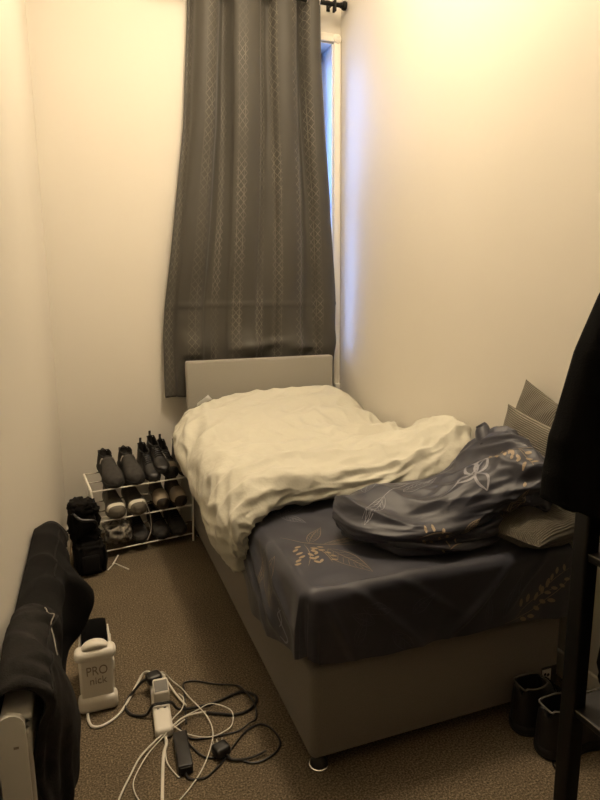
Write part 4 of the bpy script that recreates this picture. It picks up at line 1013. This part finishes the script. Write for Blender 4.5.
# ------------------------------------------------------------------ boots at the foot of the bed
bt = make_shoe('ankle_boot', .285, .105, .135, 'leather', ('rubber_black', .034, .036), laces='black_cloth', collar='dark_trim', top=(1.0, 1.0, .98, 1.04, .72, .48, .40, .32, .2), openr=(.05, .42), heelw=1.35)
place(bt, V(1.368, 1.362, 0), math.radians(86)); tag(bt, 'black ankle boot with pale collar trim, closest to the foot of the bed', 'boot', 'black boots at the foot of the bed')
b2 = copy_tree(bt); place(b2, V(1.372, 1.255, 0), math.radians(88)); tag(b2, 'black ankle boot with pale collar trim, the one further from the bed', 'boot', 'black boots at the foot of the bed')
cable('bootlace', [(1.262, 1.238), (1.238, 1.20), (1.25, 1.182), (1.272, 1.188)], .003, 'black_cloth', 'end of a black bootlace on the carpet beside the nearer boot', 0, 'bootlace')

# ------------------------------------------------------------------ black clothes stand with the coat
st = empty('clothes_stand', (1.3, .95, 0)); tag(st, 'tall black metal clothes stand with shelves at the right edge, in front of the bed', 'clothes stand')
for (x, y) in ((1.118, 1.04), (1.53, 1.04), (1.118, .70), (1.53, .70)):
    ph = 1.22 if y > 1 else 1.80
    b = MB(); b.box((x, y, ph / 2), (.044, .044, ph), bev=.006); b.build('post', M['black_metal'], st)
    if y < 1:
        b = MB(); b.tube([(x, .70, 1.78), (x, .92, 1.78)], .012, 8, smooth=False); b.build('rail_arm', M['black_metal'], st)
for z in (.352, .77):
    b = MB(); b.box((1.325, .87, z), (.44, .38, .022), bev=.006); s_ = b.build('shelf', M['black_plastic'], st)
    b = MB(); b.tube([(1.104, 1.055, z + .010), (1.104, .70, z + .010)], .0018, 6, smooth=False); b.tube([(1.11, 1.062, z + .010), (1.53, 1.062, z + .010)], .0018, 6, smooth=False); b.build('shelf_edge', M['dark_trim'], s_, origin=Vector(st.location))
b = MB(); b.tube([(1.10, .92, 1.78), (1.56, .92, 1.78)], .014, 12); b.build('hanging_rail', M['black_metal'], st)
# black holdalls filling the shelves
for (z, hh, lab, sd) in ((.365, .385, 'bulky black holdall on the lower shelf of the clothes stand', 4), (.783, .10, 'folded black clothing on the upper shelf of the clothes stand', 6)):
    b = MB(); softbox((1.345, .87, z + hh / 2), (.37, .34, hh), sd, b, .010); o = b.build('holdall' if hh > .2 else 'folded_clothing', M['coat'], auto=180); tag(o, lab, 'bag' if hh > .2 else 'clothing')
# coat
def coat():
    P = []; n = 60; m = 70
    L_ = [(.90, .880), (.975, .880), (1.02, .884), (1.10, .888), (1.14, .90), (1.28, .937), (1.40, .992), (1.46, 1.06), (1.56, 1.15), (1.66, 1.20), (1.70, 1.25)]
    for j in range(m + 1):
        z = lerp(1.70, .90, j / m); xl_ = table(L_, z); xr_ = 1.53 - max(0, z - 1.52) * 1.4
        cx, hw = (xl_ + xr_) / 2, (xr_ - xl_) / 2; hd = lerp(.05, .085, j / m); row = []
        for i in range(n):
            a = 2 * PI * i / n
            ex = math.copysign(abs(math.cos(a)) ** .8, math.cos(a)); ey = math.copysign(abs(math.sin(a)) ** .7, math.sin(a))
            f = 1 + .10 * math.sin(a * 7 + 2 * nz(z * 2, a, 0)) * sm(0, .5, j / m)
            row.append(V(cx + hw * ex, .92 + hd * ey * f, z + .075 * (1 - sm(.868, 1.05, cx + hw * ex)) * sm(.7, 1, j / m)))
        P.append(row)
    return P
ct = empty('coat', (1.24, .92, .90)); tag(ct, 'long black coat hanging from the stand at the right edge of the photo', 'coat')
P = coat(); b = MB(); b.grid(P, cu=True); b.add([P[0][i] for i in range(60)], [tuple(range(60))]); o = b.build('body', M['coat'], ct, auto=180); md = o.modifiers.new('thick', 'SOLIDIFY'); md.thickness = .006; md.offset = -1
b = MB(); b.tube([(1.16, .89, 1.58), (1.13, .875, 1.40), (1.11, .865, 1.20), (1.10, .86, 1.03)], lambda t: .05 - .006 * t, 16, n=40); b.build('sleeve', M['coat'], ct)
b = MB(); b.tube([(1.24, .92, 1.69), (1.24, .92, 1.765), (1.24, .937, 1.792), (1.24, .92, 1.80), (1.24, .905, 1.79)], .003, 6); b.build('hanger_hook', M['chrome'], ct)

# ------------------------------------------------------------------ light
lm = bpy.data.lights.new('ceiling lamp', 'AREA'); lm.shape = 'DISK'; lm.size = .40; lm.energy = 33; lm.color = (1.0, .81, .58)
lo = bpy.data.objects.new('ceiling_lamp_light', lm); C.objects.link(lo); lo.location = (.80, 2.15, 3.40)
lm2 = bpy.data.lights.new('ceiling lamp upward', 'AREA'); lm2.shape = 'DISK'; lm2.size = .40; lm2.energy = 62; lm2.color = lm.color
lo2 = bpy.data.objects.new('ceiling_lamp_uplight', lm2); C.objects.link(lo2); lo2.location = (.80, 2.15, 3.42); lo2.rotation_euler = (PI, 0, 0)
wd = bpy.data.worlds.new('dusk'); bpy.context.scene.world = wd; wd.use_nodes = True
wd.node_tree.nodes['Background'].inputs[0].default_value = (.20, .42, 1.0, 1); wd.node_tree.nodes['Background'].inputs[1].default_value = 12.0

# ------------------------------------------------------------------ camera
cm = bpy.data.cameras.new('camera'); co = bpy.data.objects.new('camera', cm); C.objects.link(co)
cm.sensor_fit = 'VERTICAL'; cm.sensor_height = 36; cm.sensor_width = 27; cm.lens = 26.775; cm.clip_start = .02
R_ = Matrix(((.93861441, .0677492, -.33824997), (-.34488834, .16320876, -.92434568), (-.00741832, .98426264, .17655601)))
co.matrix_world = Matrix.Translation((0, 0, 1.4)) @ R_.to_4x4()
sc = bpy.context.scene; sc.camera = co
sc.view_settings.view_transform = 'Standard'; sc.view_settings.look = 'None'; sc.view_settings.gamma = 1; sc.view_settings.exposure = 0
sc.view_settings.use_curve_mapping = False
